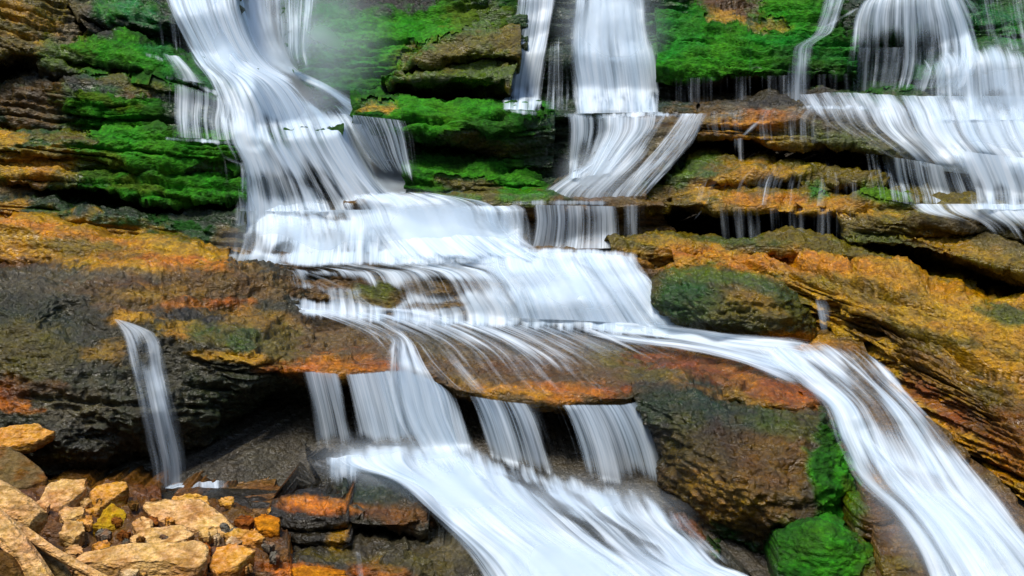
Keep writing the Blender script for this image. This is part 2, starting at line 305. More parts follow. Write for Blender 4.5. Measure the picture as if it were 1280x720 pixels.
# ------------------------------------------------------------------ rocks
def rock(key, name, label, cat, rows, base, dip=0.0, amp=1.0, lay=0.075, seed=0, step=2.0, kind=None, mat_=None, depth=0.7, group=None, moss=0.0, lump=1.0, st=1.0):
    G = loft(rows, step)
    P = at(G[..., 0], G[..., 1], G[..., 2]); n = normals(P)
    d = st * 0.036 * strata(P, lay * 1.25, dip, seed) + st * 0.016 * strata(P, lay * 0.42, dip, seed + 5.5)
    d = d + lump * (0.07 * fbm(P * [1.8, 1.8, 2.6] + seed, 3) + 0.040 * ridged(P * [6, 6, 13] + seed, 3) + (0.018 + .02 * (1 - st)) * ridged(P * [17, 17, 30 - 10 * (1 - st)] + seed + 3, 2))
    d = d + 0.009 * fbm(P * [32, 32, 50] + seed, 2)
    d *= amp
    # keep the displacement from the outline of the patch small enough to stay closed with its neighbours
    P2 = P + n * d[..., None]
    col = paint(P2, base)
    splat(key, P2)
    h, w = P2.shape[:2]; V = P2.reshape(-1, 3); Fc = grid_faces(h, w)
    # closed back: rim pushed into the hill
    ring = np.concatenate([np.arange(w), np.arange(1, h) * w + w - 1, (h - 1) * w + np.arange(w - 2, -1, -1), np.arange(h - 2, 0, -1) * w])
    c = V.mean(0); B = V[ring].copy(); B[:, 1] += depth; B[:, [0, 2]] = c[[0, 2]] + (B[:, [0, 2]] - c[[0, 2]]) * 0.9
    nb = len(V); k = len(ring); j = np.arange(k); j2 = (j + 1) % k
    side = np.stack([ring[j], nb + j, nb + j2, ring[j2]], -1)[:, ::-1]
    V2 = np.concatenate([V, B, [[c[0], c[1] + depth, c[2]]]]); ci = nb + k
    cap = np.stack([nb + j, np.full(k, ci), np.full(k, ci), nb + j2], -1)
    cols = np.concatenate([col.reshape(-1, 3), np.tile(np.array(base), (k + 1, 1))])
    tri = cap[:, [0, 1, 3]][:, ::-1]
    faces = [tuple(f) for f in np.concatenate([Fc, side])] + [tuple(f) for f in tri]
    # fast path through arrays with mixed polygons
    me = bpy.data.meshes.new(name); Q = np.concatenate([Fc, side])
    me.vertices.add(len(V2)); me.vertices.foreach_set('co', V2.ravel())
    me.loops.add(Q.size + tri.size); me.loops.foreach_set('vertex_index', np.concatenate([Q.ravel(), tri.ravel()]).astype(np.int32))
    me.polygons.add(len(Q) + len(tri)); me.polygons.foreach_set('loop_start', np.concatenate([np.arange(len(Q)) * 4, len(Q) * 4 + np.arange(len(tri)) * 3]).astype(np.int32))
    me.update(calc_edges=True)
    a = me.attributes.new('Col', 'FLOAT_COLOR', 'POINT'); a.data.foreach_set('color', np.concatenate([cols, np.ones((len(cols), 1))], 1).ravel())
    me.polygons.foreach_set('use_smooth', np.ones(len(me.polygons), bool))
    me.materials.append(mat_ or M_ROCK)
    o = bpy.data.objects.new(name, me); C.objects.link(o)
    if kind: tag(o, kind=kind); 
    if label: tag(o, label, cat, group)
    # moss cushions: a raised, lumpy skin of its own where the rock is green
    if moss:
        g = sstep(0.016, 0.055, col[..., 1] - 1.05 * col[..., 0]) + 0.22 * fbm(P * 9 + 3, 3)
        keep = g > 0.36
        if keep.sum() > 200:
            th = 0.022 * sstep(0.40, 0.8, g) * (0.6 + 0.9 * np.clip(fbm(P * [9, 9, 18] + 8, 2) + .5, 0, 2)) * moss - 0.004
            PM = (P2 + n * th[..., None]).reshape(-1, 3)
            idx = np.arange(h * w).reshape(h, w); lab = np.where(keep, idx, -1)
            for _ in range(400):                       # label the islands by spreading the largest index
                q = lab.copy()
                q[1:] = np.maximum(q[1:], np.where(keep[1:] & keep[:-1], lab[:-1], -1)); q[:-1] = np.maximum(q[:-1], np.where(keep[1:] & keep[:-1], q[1:], -1))
                q[:, 1:] = np.maximum(q[:, 1:], np.where(keep[:, 1:] & keep[:, :-1], q[:, :-1], -1)); q[:, :-1] = np.maximum(q[:, :-1], np.where(keep[:, 1:] & keep[:, :-1], q[:, 1:], -1))
                if (q == lab).all(): break
                lab = q
            ids, cnt = np.unique(lab[keep], return_counts=True)
            fm = Fc[keep.ravel()[Fc].all(1)]; fl = lab.ravel()[fm[:, 0]]
            for q in ids[np.argsort(-cnt)][:9]:
                f_ = fm[fl == q]
                if len(f_) < 90: continue
                # keep one edge-connected piece: drop faces that hang on by a corner
                used, inv = np.unique(f_, return_inverse=True); f2 = inv.reshape(f_.shape)
                mesh_obj('moss_patch', PM[used], f2, M_MOSS, o, {'Col': ('FLOAT_COLOR', np.clip(col.reshape(-1, 3)[used] * 1.08, 0, 1))})
    return o

def und(row, dy, dY):
    return [(x, y + dy, Y + dY) for x, y, Y in row]

# the bedrock behind and below everything
rock('bed', 'hillside', None, None, [
 [(-900,-420,15),(640,-420,16),(2200,-420,15)], [(-900,-120,12.6),(640,-120,13),(2200,-120,12.6)],
 [(-900,0,11.8),(640,0,11.8),(2200,0,11.6)], [(-900,250,10.6),(640,250,10.4),(2200,250,10.2)], [(-900,400,9.2),(640,400,9.4),(2200,400,9.0)],
 [(-900,500,8.0),(640,500,8.3),(2200,500,8.0)], [(-900,620,7.5),(300,620,7.7),(900,650,7.6),(2200,620,7.2)], [(-900,730,6.6),(640,735,6.6),(2200,720,6.4)], [(-900,1000,4.4),(640,1000,4.4),(2200,1000,4.4)],
 [(-900,2200,2.2),(640,2200,2.2),(2200,2200,2.2)]],
 (.05,.042,.028), amp=1.6, step=8, kind='structure', seed=3, lay=.15, depth=2.0)

R = rock
_l = [(-80,66,9.8),(0,66,9.85),(25,62,9.85),(50,73,9.9),(112,92,10.1)]
R('A','rock_ledge','olive lichened cliff shoulder jutting over a dark gap in the top left corner','rock ledge',[
 [(-120,-80,10.7),(20,-80,10.8),(78,-70,10.9)], [(-120,0,10.1),(20,0,10.2),(85,0,10.4)], [(-120,40,9.9),(30,42,10.0),(100,45,10.3)], _l, und(_l,7,.3), und(_l,24,.9)], OL, dip=-.28, lay=.06, seed=1)
R('B','rock_ledge','dark rock step with teal green film, left of the top of the big left waterfall','rock ledge',[
 [(88,-70,11.1),(170,-70,11.2),(300,-70,11.2)], [(80,-5,10.5),(150,0,10.6),(300,0,10.7)], [(96,25,10.3),(150,24,10.35),(190,30,10.35),(300,20,10.6)], [(106,42,10.25),(150,34,10.45),(190,42,10.5),(300,40,10.6)], [(112,62,10.35),(150,64,10.6),(200,66,10.6),(300,90,10.6)]], DG, dip=-.3, seed=2)
R('C','rock_ledge','thin sloping green ledge running down to the right under the teal film','rock ledge',[
 [(50,42,10.5),(150,46,10.5),(200,60,10.5),(320,100,10.4)], [(50,55,10.1),(110,54,10.15),(160,58,10.15),(200,74,10.1),(320,112,10)], [(50,72,9.95),(105,79,10),(160,88,9.95),(200,97,9.9),(320,124,9.7)],
 [(50,79,10.12),(105,87,10.15),(160,96,10.1),(200,103,10.05),(320,128,9.85)], [(50,84,9.98),(105,92,9.93),(150,101,9.88),(200,108,9.83),(320,132,9.65)], [(50,92,9.95),(105,99,9.93),(145,108,9.88),(200,114,9.83),(320,137,9.65)], [(50,98,10.4),(105,106,10.4),(145,117,10.3),(200,122,10.2),(320,143,10)]], G2, dip=-.22, seed=3, moss=1)
R('D','rock_ledge','layered wall with brown strata at left and bright moss at right, under the dark gap','rock ledge',[
 [(-120,98,10.5),(60,100,10.45),(110,100,10.2),(320,128,10.1)], [(-120,106,10.05),(60,106,10.0),(85,105,9.85),(215,122,9.9),(320,140,9.8)], [(-120,135,9.9),(60,135,9.9),(90,130,9.75),(215,140,9.78),(320,150,9.7)],
 [(-120,155,9.95),(80,156,9.82),(215,163,9.7),(320,170,9.65)], [(-120,164,10.05),(80,165,9.95),(215,170,9.8),(320,176,9.8)]], DG, dip=-.1, lay=.055, seed=4, moss=1)
_l = [(-120,222,9.45),(70,228,9.4),(140,237,9.4),(190,249,9.35),(310,247,9.35)]
R('E','rock_ledge','broad bright green terrace fading to ochre at the left, beside the big left waterfall','rock ledge',[
 [(-120,160,10.1),(100,162,10.05),(220,166,10.0),(430,170,10)], [(-120,168,9.7),(100,172,9.65),(220,173,9.55),(430,180,9.6)], [(-120,195,9.5),(60,190,9.5),(120,198,9.48),(220,198,9.42),(310,203,9.42)],
 [(-120,205,9.5),(60,200,9.55),(120,208,9.52),(220,206,9.48),(310,214,9.52)], _l, und(_l,6,.3), und(_l,17,.9)], G2, dip=-.08, seed=5, lay=.06, moss=1)
R('F','rock_ledge','grey green damp rock band between the dark slot and the orange slab','rock ledge',[
 [(-120,224,9.9),(70,236,9.9),(150,246,9.9),(330,258,9.9)], [(-120,240,9.4),(40,246,9.38),(90,260,9.42),(150,266,9.4),(310,266,9.4)], [(-120,255,9.35),(60,262,9.3),(150,280,9.28),(310,288,9.25)], [(-120,275,9.4),(60,285,9.35),(150,305,9.25),(310,326,9.2)]], DG, dip=-.08, seed=6, moss=.8)
R('G','rock_slab','long flat orange slab with thin layers above the dark left rock face','rock slab',[
 [(-120,262,9.6),(60,270,9.5),(150,287,9.4),(230,298,9.3),(282,318,9.1)], [(-120,268,9.1),(60,279,9.05),(150,296,9.0),(230,306,8.95),(284,322,8.92)], [(-120,300,8.9),(60,305,8.85),(150,317,8.78),(230,321,8.72),(288,326,8.72)],
 [(-120,325,8.75),(60,327,8.72),(150,334,8.62),(230,336,8.58),(292,331,8.6)], [(-120,333,9.0),(60,336,8.95),(150,342,8.85),(230,342,8.8),(292,337,8.8)]], YO, dip=-.12, lay=.05, seed=7, lump=.6)
R('H','rock_outcrop','big dark speckled rock face at the left with a thin waterfall down it','rock outcrop',[
 [(-120,322,9.1),(120,330,8.95),(270,328,8.9),(450,325,9.2)], [(-120,345,8.2),(60,350,8.2),(120,345,8.3),(270,345,8.35),(340,348,8.6),(450,352,9.0)], [(-120,372,7.7),(50,375,7.7),(120,378,7.8),(200,385,7.9),(320,388,8.1),(440,392,8.8)],
 [(-120,390,7.45),(40,396,7.4),(85,392,7.65),(130,410,7.4),(220,428,7.4),(300,446,7.3),(360,458,7.5),(440,466,8.1)], [(-120,440,7.3),(50,445,7.15),(130,445,7.2),(220,455,7.3),(300,468,7.3),(360,472,7.5),(440,474,8.1)],
 [(-120,500,7.1),(50,510,6.95),(130,520,6.95),(220,520,7.1),(270,515,7.25),(320,500,7.7),(410,490,8.0)], [(-120,540,6.95),(50,550,6.85),(125,560,6.95),(150,575,7.2),(200,575,7.3),(260,550,7.35),(320,545,7.8),(410,540,8.0)],
 [(-120,590,6.9),(50,592,6.95),(125,595,7.2),(150,600,7.5),(200,612,7.5),(300,614,7.7),(410,600,7.9)], [(-120,640,6.9),(50,640,6.95),(200,640,7.4),(410,640,7.4)]], (.048,.047,.028), seed=8, lay=.08, amp=1.15, dip=-.05, moss=.5, st=.4)
_l = [(315,448,7.45),(385,463,7.35),(480,463,7.3),(520,468,7.3),(560,484,7.25),(600,494,7.2),(700,502,7.1),(780,498,7.1),(850,472,7.35),(920,500,7.15),(1000,516,6.98),(1040,508,7.1)]
R('I','rock_ledge','long domed brown ledge in the middle with an orange lip the lower falls pour over','rock ledge',[
 [(290,360,9.0),(420,364,8.95),(520,378,9.0),(640,380,9.0),(760,392,8.9),(880,405,8.8),(1000,450,8.3)], [(300,392,8.3),(420,398,8.4),(520,412,8.4),(640,418,8.4),(760,430,8.3),(880,446,8.1),(1035,494,7.3)],
 [(310,428,7.85),(420,435,7.8),(520,450,7.7),(640,460,7.7),(760,455,7.8),(880,463,7.75),(1042,500,7.25)], _l, und(_l,7,.12), und(_l,13,.8)], WB, seed=9, lay=.05, amp=.7, lump=.8)
R('J','boulder','massive dark mossy block below the ledge, between the lower falls and the right chute','boulder',[
 [(790,478,7.7),(850,462,7.7),(920,490,7.5),(1000,505,7.4),(1036,505,7.4)], [(792,496,7.1),(850,480,7.15),(920,508,7.0),(1000,520,6.85),(1030,516,6.85),(1042,520,7.0)],
 [(820,540,6.98),(865,545,6.7),(930,555,6.5),(1000,570,6.5),(1025,565,6.62),(1062,570,6.8)], [(836,600,6.92),(880,610,6.5),(940,620,6.25),(1005,640,6.2),(1030,620,6.35),(1072,620,6.5)],
 [(856,650,6.8),(900,660,6.5),(950,670,6.38),(1010,690,6.3),(1040,680,6.35),(1085,665,6.5)], [(895,700,6.9),(930,710,6.7),(970,740,6.5),(1030,770,6.3),(1060,770,6.3),(1100,770,6.4)]], (.06,.045,.018), seed=10, lay=.09, amp=1.1, moss=.45, st=.18, dip=-.2, lump=.8)
R('K','boulder','small bright green mossy rock at the bottom, right of the massive dark block','boulder',[
 [(978,652,6.5),(1010,645,6.4),(1040,652,6.35),(1085,675,6.35)], [(975,665,6.15),(1010,655,6.08),(1040,664,6.0),(1088,684,6.05)], [(975,690,6.05),(1040,705,5.88),(1096,720,5.9)], [(985,780,5.9),(1040,790,5.75),(1120,790,5.7)]], G2, seed=11, moss=.6, amp=.8, st=.08, lump=.55)
R('L','boulder','rounded brown rock standing at the left edge of the right chute','boulder',[
 [(1074,612,6.7),(1095,610,6.7),(1112,626,6.65)], [(1070,632,6.3),(1098,628,6.2),(1122,648,6.3)], [(1072,665,6.15),(1100,665,6.08),(1130,675,6.2)], [(1078,696,6.15),(1105,698,6.1),(1140,700,6.3)], [(1082,706,6.4),(1105,708,6.4),(1140,708,6.5)]], BR, seed=12, lump=.6, amp=.7)
R('M','rock','low olive rock at the bottom edge beside the right chute','rock',[
 [(1078,690,6.3),(1110,688,6.3),(1150,692,6.3)], [(1074,702,6.0),(1110,700,5.95),(1152,710,6.05)], [(1074,730,5.9),(1110,730,5.85),(1165,735,5.9)], [(1080,790,5.7),(1120,790,5.7),(1200,790,5.7)]], OL, seed=13, lump=.6, amp=.7)
R('N1','rock_shelf','low wet rock shelf buried in white water at the foot of the big left waterfall','rock shelf',[
 [(270,250,9.95),(450,250,9.95),(660,248,9.9)], [(280,264,9.5),(450,264,9.5),(660,262,9.5)], [(285,285,9.4),(450,290,9.35),(660,285,9.4)], [(272,320,9.15),(450,324,9.15),(660,322,9.2)], [(272,335,9.2),(450,338,9.2),(660,335,9.2)]], GY, seed=14, amp=.8)
R('N2','rock_shelf','wide tan rock step under the white cascade in the centre','rock shelf',[
 [(260,318,9.5),(560,314,9.4),(760,314,9.4),(840,325,9.3)], [(300,328,8.95),(400,330,8.9),(560,329,8.9),(700,325,8.9),(800,330,8.9),(845,345,8.9)], [(340,343,8.85),(450,350,8.8),(560,350,8.72),(680,345,8.75),(800,355,8.75),(850,375,8.75)],
 [(345,372,8.7),(430,382,8.68),(520,390,8.55),(650,392,8.55),(760,402,8.55),(880,410,8.55)], [(340,392,8.75),(520,405,8.7),(650,410,8.7),(880,425,8.6)]], WB, seed=15, amp=.9)
R('O','mossy_cliff','bright green mossy cliff with a dark brown top, between the two upper waterfalls','cliff',[
 [(350,-80,11.7),(640,-80,11.7)], [(350,-8,11.5),(430,-8,11.55),(540,-8,11.5),(565,-8,11.1),(660,-8,11)], [(350,18,11.1),(430,24,11.1),(500,22,11.05),(545,12,11.0),(660,8,10.9)], [(360,50,10.95),(460,55,10.75),(520,50,10.7),(660,30,10.75)],
 [(370,90,10.8),(455,85,10.65),(500,85,10.6),(560,78,10.6),(660,70,10.6)], [(390,118,10.7),(455,108,10.6),(480,106,10.6),(560,98,10.65),(660,98,10.65)], [(400,145,10.6),(455,132,10.75),(480,132,10.9),(560,135,10.95),(660,135,10.95)]], G2, seed=16, dip=.1, moss=1)
_l = [(477,104,10.32),(500,98,10.2),(540,96,10.08),(600,97,10.03),(640,103,10.03)]
R('O2','rock_ledge','bulging olive layered overhang above the dark slot, beside the narrow centre waterfall','rock ledge',[
 [(505,72,10.7),(540,46,10.75),(600,34,10.75),(650,36,10.75)], [(497,86,10.4),(540,60,10.38),(600,46,10.34),(650,50,10.34)], [(492,92,10.3),(540,76,10.2),(600,68,10.15),(652,73,10.15)], [(490,96,10.36),(540,83,10.34),(600,76,10.28),(650,81,10.28)], _l, und(_l,7,.2), und(_l,24,.8)], OL, seed=17, dip=.06, lay=.06, moss=.8)
R('P','boulder','rounded green mossy shelf rock in the middle with a brown undercut right side','boulder',[
 [(436,122,10.8),(560,124,10.7),(700,130,10.7)], [(440,135,10.2),(480,138,10.05),(560,134,10.0),(620,138,9.98),(690,142,10.05)], [(448,150,10.1),(520,160,9.85),(580,166,9.82),(630,152,9.78),(692,165,9.85)], [(470,160,10.15),(525,170,9.98),(580,175,9.98),(630,166,9.8),(692,182,9.85)],
 [(500,180,10.2),(530,182,10.3),(580,188,10.25),(640,204,9.95),(692,208,9.9)], [(505,205,10.05),(540,202,10.0),(590,206,9.98),(640,214,9.9),(695,216,9.85)], [(510,235,9.9),(560,235,9.82),(620,230,9.72),(698,235,9.7)], [(515,258,9.9),(560,256,9.85),(620,256,9.75),(698,256,9.7)]], G2, seed=18, moss=1.1)
R('Q','rock_wall','dark green wet rock wall behind the centre waterfall','rock wall',[
 [(600,-80,11.3),(860,-80,11.3)], [(610,0,10.95),(860,0,10.95)], [(615,66,10.75),(860,66,10.75)], [(615,74,10.62),(860,74,10.62)], [(615,84,10.75),(860,84,10.75)], [(610,140,10.7),(870,140,10.7)]], DG, seed=19)
R('Q2','rock_ledge','narrow wet shelf where the centre waterfall lands and spills again','rock ledge',[
 [(600,130,10.8),(880,130,10.8)], [(605,139,10.2),(880,140,10.2)], [(640,147,10.03),(700,146,10.02),(830,145,10.0),(870,142,10.0)], [(660,158,10.1),(720,156,10.15),(830,156,10.1),(870,156,10.1)], [(670,200,10.05),(720,200,10.1),(830,190,10),(870,180,10.0)], [(670,256,9.8),(760,256,9.75),(850,250,9.7)]], DG, seed=20, amp=.8)
R('S','rock_slab','sloping grey brown slide rock with thin water, right of the second centre fall','rock slab',[
 [(790,134,10.4),(890,134,10.4)], [(785,146,9.98),(890,143,9.95)], [(765,170,9.78),(868,168,9.7)], [(735,205,9.62),(840,205,9.55)], [(680,236,9.48),(808,240,9.42)], [(655,256,9.42),(808,262,9.38)]], WB, seed=21, amp=.6)
R('T','rock_ledge','tan lipped ledge with a short curtain fall, left of the dark hollow','rock ledge',[
 [(420,246,9.9),(640,246,9.8),(830,246,9.7)], [(430,254,9.35),(640,254,9.28),(830,256,9.3)], [(430,261,9.36),(640,260,9.3),(830,262,9.32)], [(430,268,9.48),(640,268,9.42),(830,268,9.45)], [(430,300,9.4),(640,300,9.36),(850,300,9.4)], [(430,326,9.2),(640,324,9.15),(850,322,9.2)]], WB, seed=22, amp=.7)
_l = [(820,97,10.4),(870,98,10.35),(930,91,10.3),(1000,90,10.3),(1070,90,10.35)]
R('U','mossy_cliff','bright green mossy overhang with brown top, right of the centre waterfall','cliff',[
 [(815,-80,11.5),(940,-80,11.5),(1090,-80,11.5)], [(815,-5,11.05),(900,-5,11.2),(960,-5,11.15),(1010,-5,10.9),(1090,-5,10.9)], [(818,20,10.85),(880,15,10.92),(950,28,10.88),(1010,25,10.65),(1080,15,10.7)], [(820,48,10.65),(900,45,10.65),(950,55,10.5),(1010,45,10.5),(1075,40,10.5)],
 [(822,68,10.58),(900,66,10.52),(950,73,10.4),(1072,60,10.42)], _l, und(_l,6,.4), und(_l,40,1.0)], G2, seed=23, moss=1, dip=-.05)
R('V','boulder','smooth domed rock behind the wide fanning waterfall at the top right','boulder',[
 [(1040,-70,11.4),(1150,-70,11.4),(1400,-70,11.4)], [(1055,0,10.8),(1100,-6,10.62),(1150,-10,10.6),(1200,-4,10.65),(1240,10,10.9),(1400,0,11)], [(1055,25,10.6),(1100,15,10.45),(1160,10,10.4),(1220,30,10.5),(1400,40,10.8)], [(1055,48,10.55),(1110,42,10.5),(1160,35,10.4),(1230,50,10.5),(1400,60,10.75)], [(1055,66,10.7),(1110,66,10.95),(1160,66,10.9),(1230,64,10.6),(1400,64,10.7)], [(1050,122,10.6),(1150,122,10.7),(1230,120,10.6),(1400,110,10.6)]], DG, seed=24, amp=.7)
R('W','boulder','second smaller domed rock under white water at the right edge','boulder',[
 [(1140,72,10.7),(1190,62,10.6),(1240,56,10.6),(1400,56,10.6)], [(1148,90,10.25),(1190,76,10.1),(1240,68,10.1),(1400,72,10.2)], [(1150,115,10.15),(1190,100,9.98),(1240,95,9.95),(1400,100,10.0)], [(1150,150,10.1),(1220,150,10.0),(1400,150,9.9)]], DG, seed=25, amp=.6)
_l = [(872,166,9.78),(940,172,9.7),(990,180,9.6),(1040,178,9.55),(1090,186,9.5),(1150,197,9.45),(1200,208,9.4),(1400,222,9.2)]
R('X','rock_ledge','domed ledge, orange moss at left and white water at right, over a long hollow','rock ledge',[
 [(865,130,10.6),(950,126,10.6),(1050,112,10.7),(1400,115,10.6)], [(862,142,10.0),(950,137,9.95),(1050,133,10.0),(1150,138,10.0),(1400,150,9.9)], [(860,157,9.8),(940,150,9.75),(1040,150,9.75),(1150,165,9.65),(1400,190,9.4)], _l, und(_l,3,.4), und(_l,10,1.1), [(870,215,10.9),(1100,260,10.6),(1400,270,10.4)]], GY, seed=26, dip=-.06, moss=.7)
_l = [(800,261,9.4),(850,257,9.3),(900,260,9.18),(950,261,9.15),(1010,267,9.12),(1080,262,9.12),(1240,268,9.12)]
R('Y','rock_ledge','olive and orange ledge with two small dark hollows, middle of the right side','rock ledge',[
 [(810,228,10.1),(880,200,10.2),(1000,208,10.3),(1090,230,10.3),(1150,250,10.3),(1240,256,10.2)], [(800,245,9.55),(870,214,9.62),(940,211,9.6),(1000,213,9.65),(1080,222,9.62),(1130,244,9.6),(1240,256,9.55)],
 [(800,252,9.48),(870,232,9.5),(925,224,9.42),(960,221,9.38),(990,224,9.45),(1030,236,9.5),(1060,226,9.4),(1110,238,9.45),(1240,258,9.4)],
 [(800,255,9.46),(870,238,9.46),(925,230,9.5),(945,229,9.62),(975,229,9.62),(992,232,9.5),(1030,241,9.45),(1045,234,9.6),(1070,234,9.6),(1095,242,9.45),(1240,261,9.35)],
 [(800,258,9.42),(870,246,9.4),(925,240,9.4),(960,241,9.4),(1000,245,9.33),(1045,245,9.36),(1080,246,9.3),(1240,264,9.25)], _l, und(_l,2,.4), und(_l,10,1.0), [(800,312,10.3),(900,316,10.0),(1080,320,10.0),(1240,305,10.0)]], OL, seed=27, moss=.7, lay=.055)
_l = [(1060,303,8.95),(1130,303,8.8),(1200,321,8.6),(1280,339,8.4),(1400,350,8.3)]
R('Z','rock_ledge','layered olive grey ledge below the right fan of water at the right edge','rock ledge',[
 [(1030,262,9.6),(1150,252,9.6),(1400,252,9.6)], [(1045,274,9.15),(1130,266,9.08),(1200,264,9.0),(1400,272,8.9)], [(1055,290,9.05),(1130,280,8.9),(1400,290,8.7)], [(1055,300,9.0),(1130,292,8.95),(1400,305,8.7)], _l, und(_l,3,.4), und(_l,22,1.2)], OL, seed=28, dip=-.12, lay=.06, moss=.5)
R('AA','rock_ledge','low brown green step under the dark hollow, above the big orange slope','rock ledge',[
 [(760,300,9.9),(900,300,9.9),(1060,306,9.7),(1220,340,9.4)], [(755,303,9.12),(850,304,9.08),(900,308,9.02),(1000,306,9.0),(1220,357,8.7)], [(765,316,9.02),(850,312,8.98),(900,318,8.95),(1000,316,8.9),(1220,366,8.6)], [(770,335,9.05),(850,332,9),(1000,335,8.95),(1220,385,8.6)]], OL, seed=29, dip=-.05)
R('AB','rock_slab','big orange and olive layered slope filling the right side above the chute','rock slab',[
 [(840,314,9.4),(960,312,9.4),(1080,330,9.4),(1200,362,9.2),(1400,385,8.9)], [(840,330,8.92),(960,328,8.85),(1080,344,8.5),(1200,368,8.2),(1400,388,7.9)], [(860,352,8.8),(1000,358,8.5),(1080,382,8.1),(1200,400,7.8),(1400,430,7.4)],
 [(900,390,8.75),(1040,392,8.35),(1100,412,7.9),(1200,455,7.4),(1400,500,6.9)], [(1000,415,8.6),(1070,425,8.15),(1120,455,7.65),(1200,500,7.2),(1280,560,6.75),(1400,620,6.3)], [(1020,432,8.5),(1080,450,8.2),(1130,500,7.6),(1200,555,7.15),(1280,625,6.6),(1400,720,6.1)]], OC, seed=30, dip=-.32, lay=.065, amp=1.15, moss=.4)
R('AC','boulder','round mossy olive boulder beside the white stream, right of centre','boulder',[
 [(845,336,9.0),(900,330,9.0),(960,338,9.0),(1000,360,8.9)], [(826,350,8.62),(900,338,8.5),(970,350,8.5),(1012,374,8.58)], [(820,372,8.45),(900,368,8.1),(970,374,8.08),(1018,394,8.4)], [(836,398,8.42),(900,404,8.05),(970,407,8.05),(1014,414,8.3)], [(856,410,8.65),(900,424,8.5),(970,426,8.45),(1012,424,8.5)]], (.075,.07,.014), seed=31, lay=.09, moss=.8, st=.15)
R('AD','stream_bed','tan stream bed carrying the wide chute of water down to the bottom right','rock slab',[
 [(780,392,8.9),(1000,400,8.7),(1070,420,8.4)], [(870,424,8.35),(960,425,8.3),(1080,440,8.0)], [(950,462,7.75),(1030,455,7.75),(1120,490,7.5)], [(1010,500,7.15),(1090,500,7.15),(1190,555,6.95)], [(1040,560,6.75),(1150,580,6.6),(1250,615,6.4)], [(1085,640,6.2),(1200,640,6.15),(1340,690,5.9)], [(1120,800,5.4),(1250,800,5.4),(1420,820,5.4)]], WB, seed=32, amp=.6)
R('AE','stream_bed','dark rock chute under the white cascade at the bottom centre','rock slab',[
 [(380,556,7.6),(560,556,7.7),(700,585,7.7),(820,615,7.6),(900,650,7.4)], [(385,574,7.1),(500,574,7.1),(600,600,7.0),(700,610,7.0),(800,640,6.8),(900,675,6.6)], [(400,600,6.85),(500,612,6.7),(620,650,6.45),(740,670,6.35),(900,705,6.2)], [(400,650,6.5),(520,680,6.3),(620,700,6.05),(760,710,5.95),(960,745,5.8)], [(400,800,5.6),(620,800,5.5),(960,820,5.4)]], (.045,.043,.032), seed=33, amp=.9, st=.4)
R('AF','boulder','black wet rock with a flat orange top, left of the bottom cascade','boulder',[
 [(344,622,6.6),(390,621,6.6),(430,624,6.6)], [(340,640,6.25),(390,640,6.2),(432,642,6.22)], [(338,665,6.15),(390,665,6.12),(436,665,6.15)], [(340,700,6.15),(390,700,6.1),(440,700,6.15)], [(350,715,6.3),(390,715,6.3),(440,715,6.3)]], DK, seed=34, lay=.05, st=.5)
R('AG','boulder','dark rock with a rusty top and a black slot, touching the bottom cascade','boulder',[
 [(430,592,6.9),(480,590,6.9),(530,620,6.7)], [(428,620,6.45),(480,622,6.4),(532,640,6.3)], [(430,655,6.25),(480,657,6.15),(534,655,6.2)], [(432,662,6.4),(480,664,6.4),(534,664,6.4)], [(432,676,6.4),(480,678,6.4),(540,676,6.35)], [(436,684,6.15),(480,686,6.12),(552,688,6.15)], [(436,720,6.1),(480,720,6.08),(570,724,6.1)]], (.05,.05,.04), seed=35, lay=.06, st=.6)
R('AH','rock','low wet rock with orange flecks at the bottom edge, left of the cascade','rock',[
 [(320,690,6.2),(480,686,6.15),(620,700,6.1)], [(310,706,5.9),(480,702,5.85),(640,716,5.85)], [(310,740,5.75),(480,740,5.7),(660,750,5.7)], [(310,800,5.6),(480,800,5.5),(660,800,5.5)]], (.06,.055,.04), seed=36, lay=.05, st=.4)
R('AI','rock_shelf','dark wet rock floor at the foot of the thin left waterfall','rock shelf',[
 [(140,600,7.6),(300,600,7.8),(420,596,7.6)], [(150,612,7.15),(300,612,7.1),(430,612,7.0)], [(150,625,6.8),(300,628,6.7),(430,628,6.6)], [(150,660,6.55),(300,665,6.5),(430,665,6.4)]], DK, seed=37, lay=.05, amp=.35)
R('AJ','rubble_bed','brown gravelly ground under the loose sandstone pieces at the bottom left','ground',[
 [(-160,590,7.0),(60,596,6.9),(200,618,6.8),(330,640,6.6)], [(-160,630,6.5),(60,632,6.4),(200,645,6.35),(335,660,6.3)], [(-160,680,6.0),(60,680,5.95),(200,682,5.9),(360,690,5.9)], [(-160,820,5.2),(60,820,5.2),(200,820,5.2),(370,820,5.3)]], (.16,.085,.035), seed=38, lay=.04, amp=.9, kind='structure')

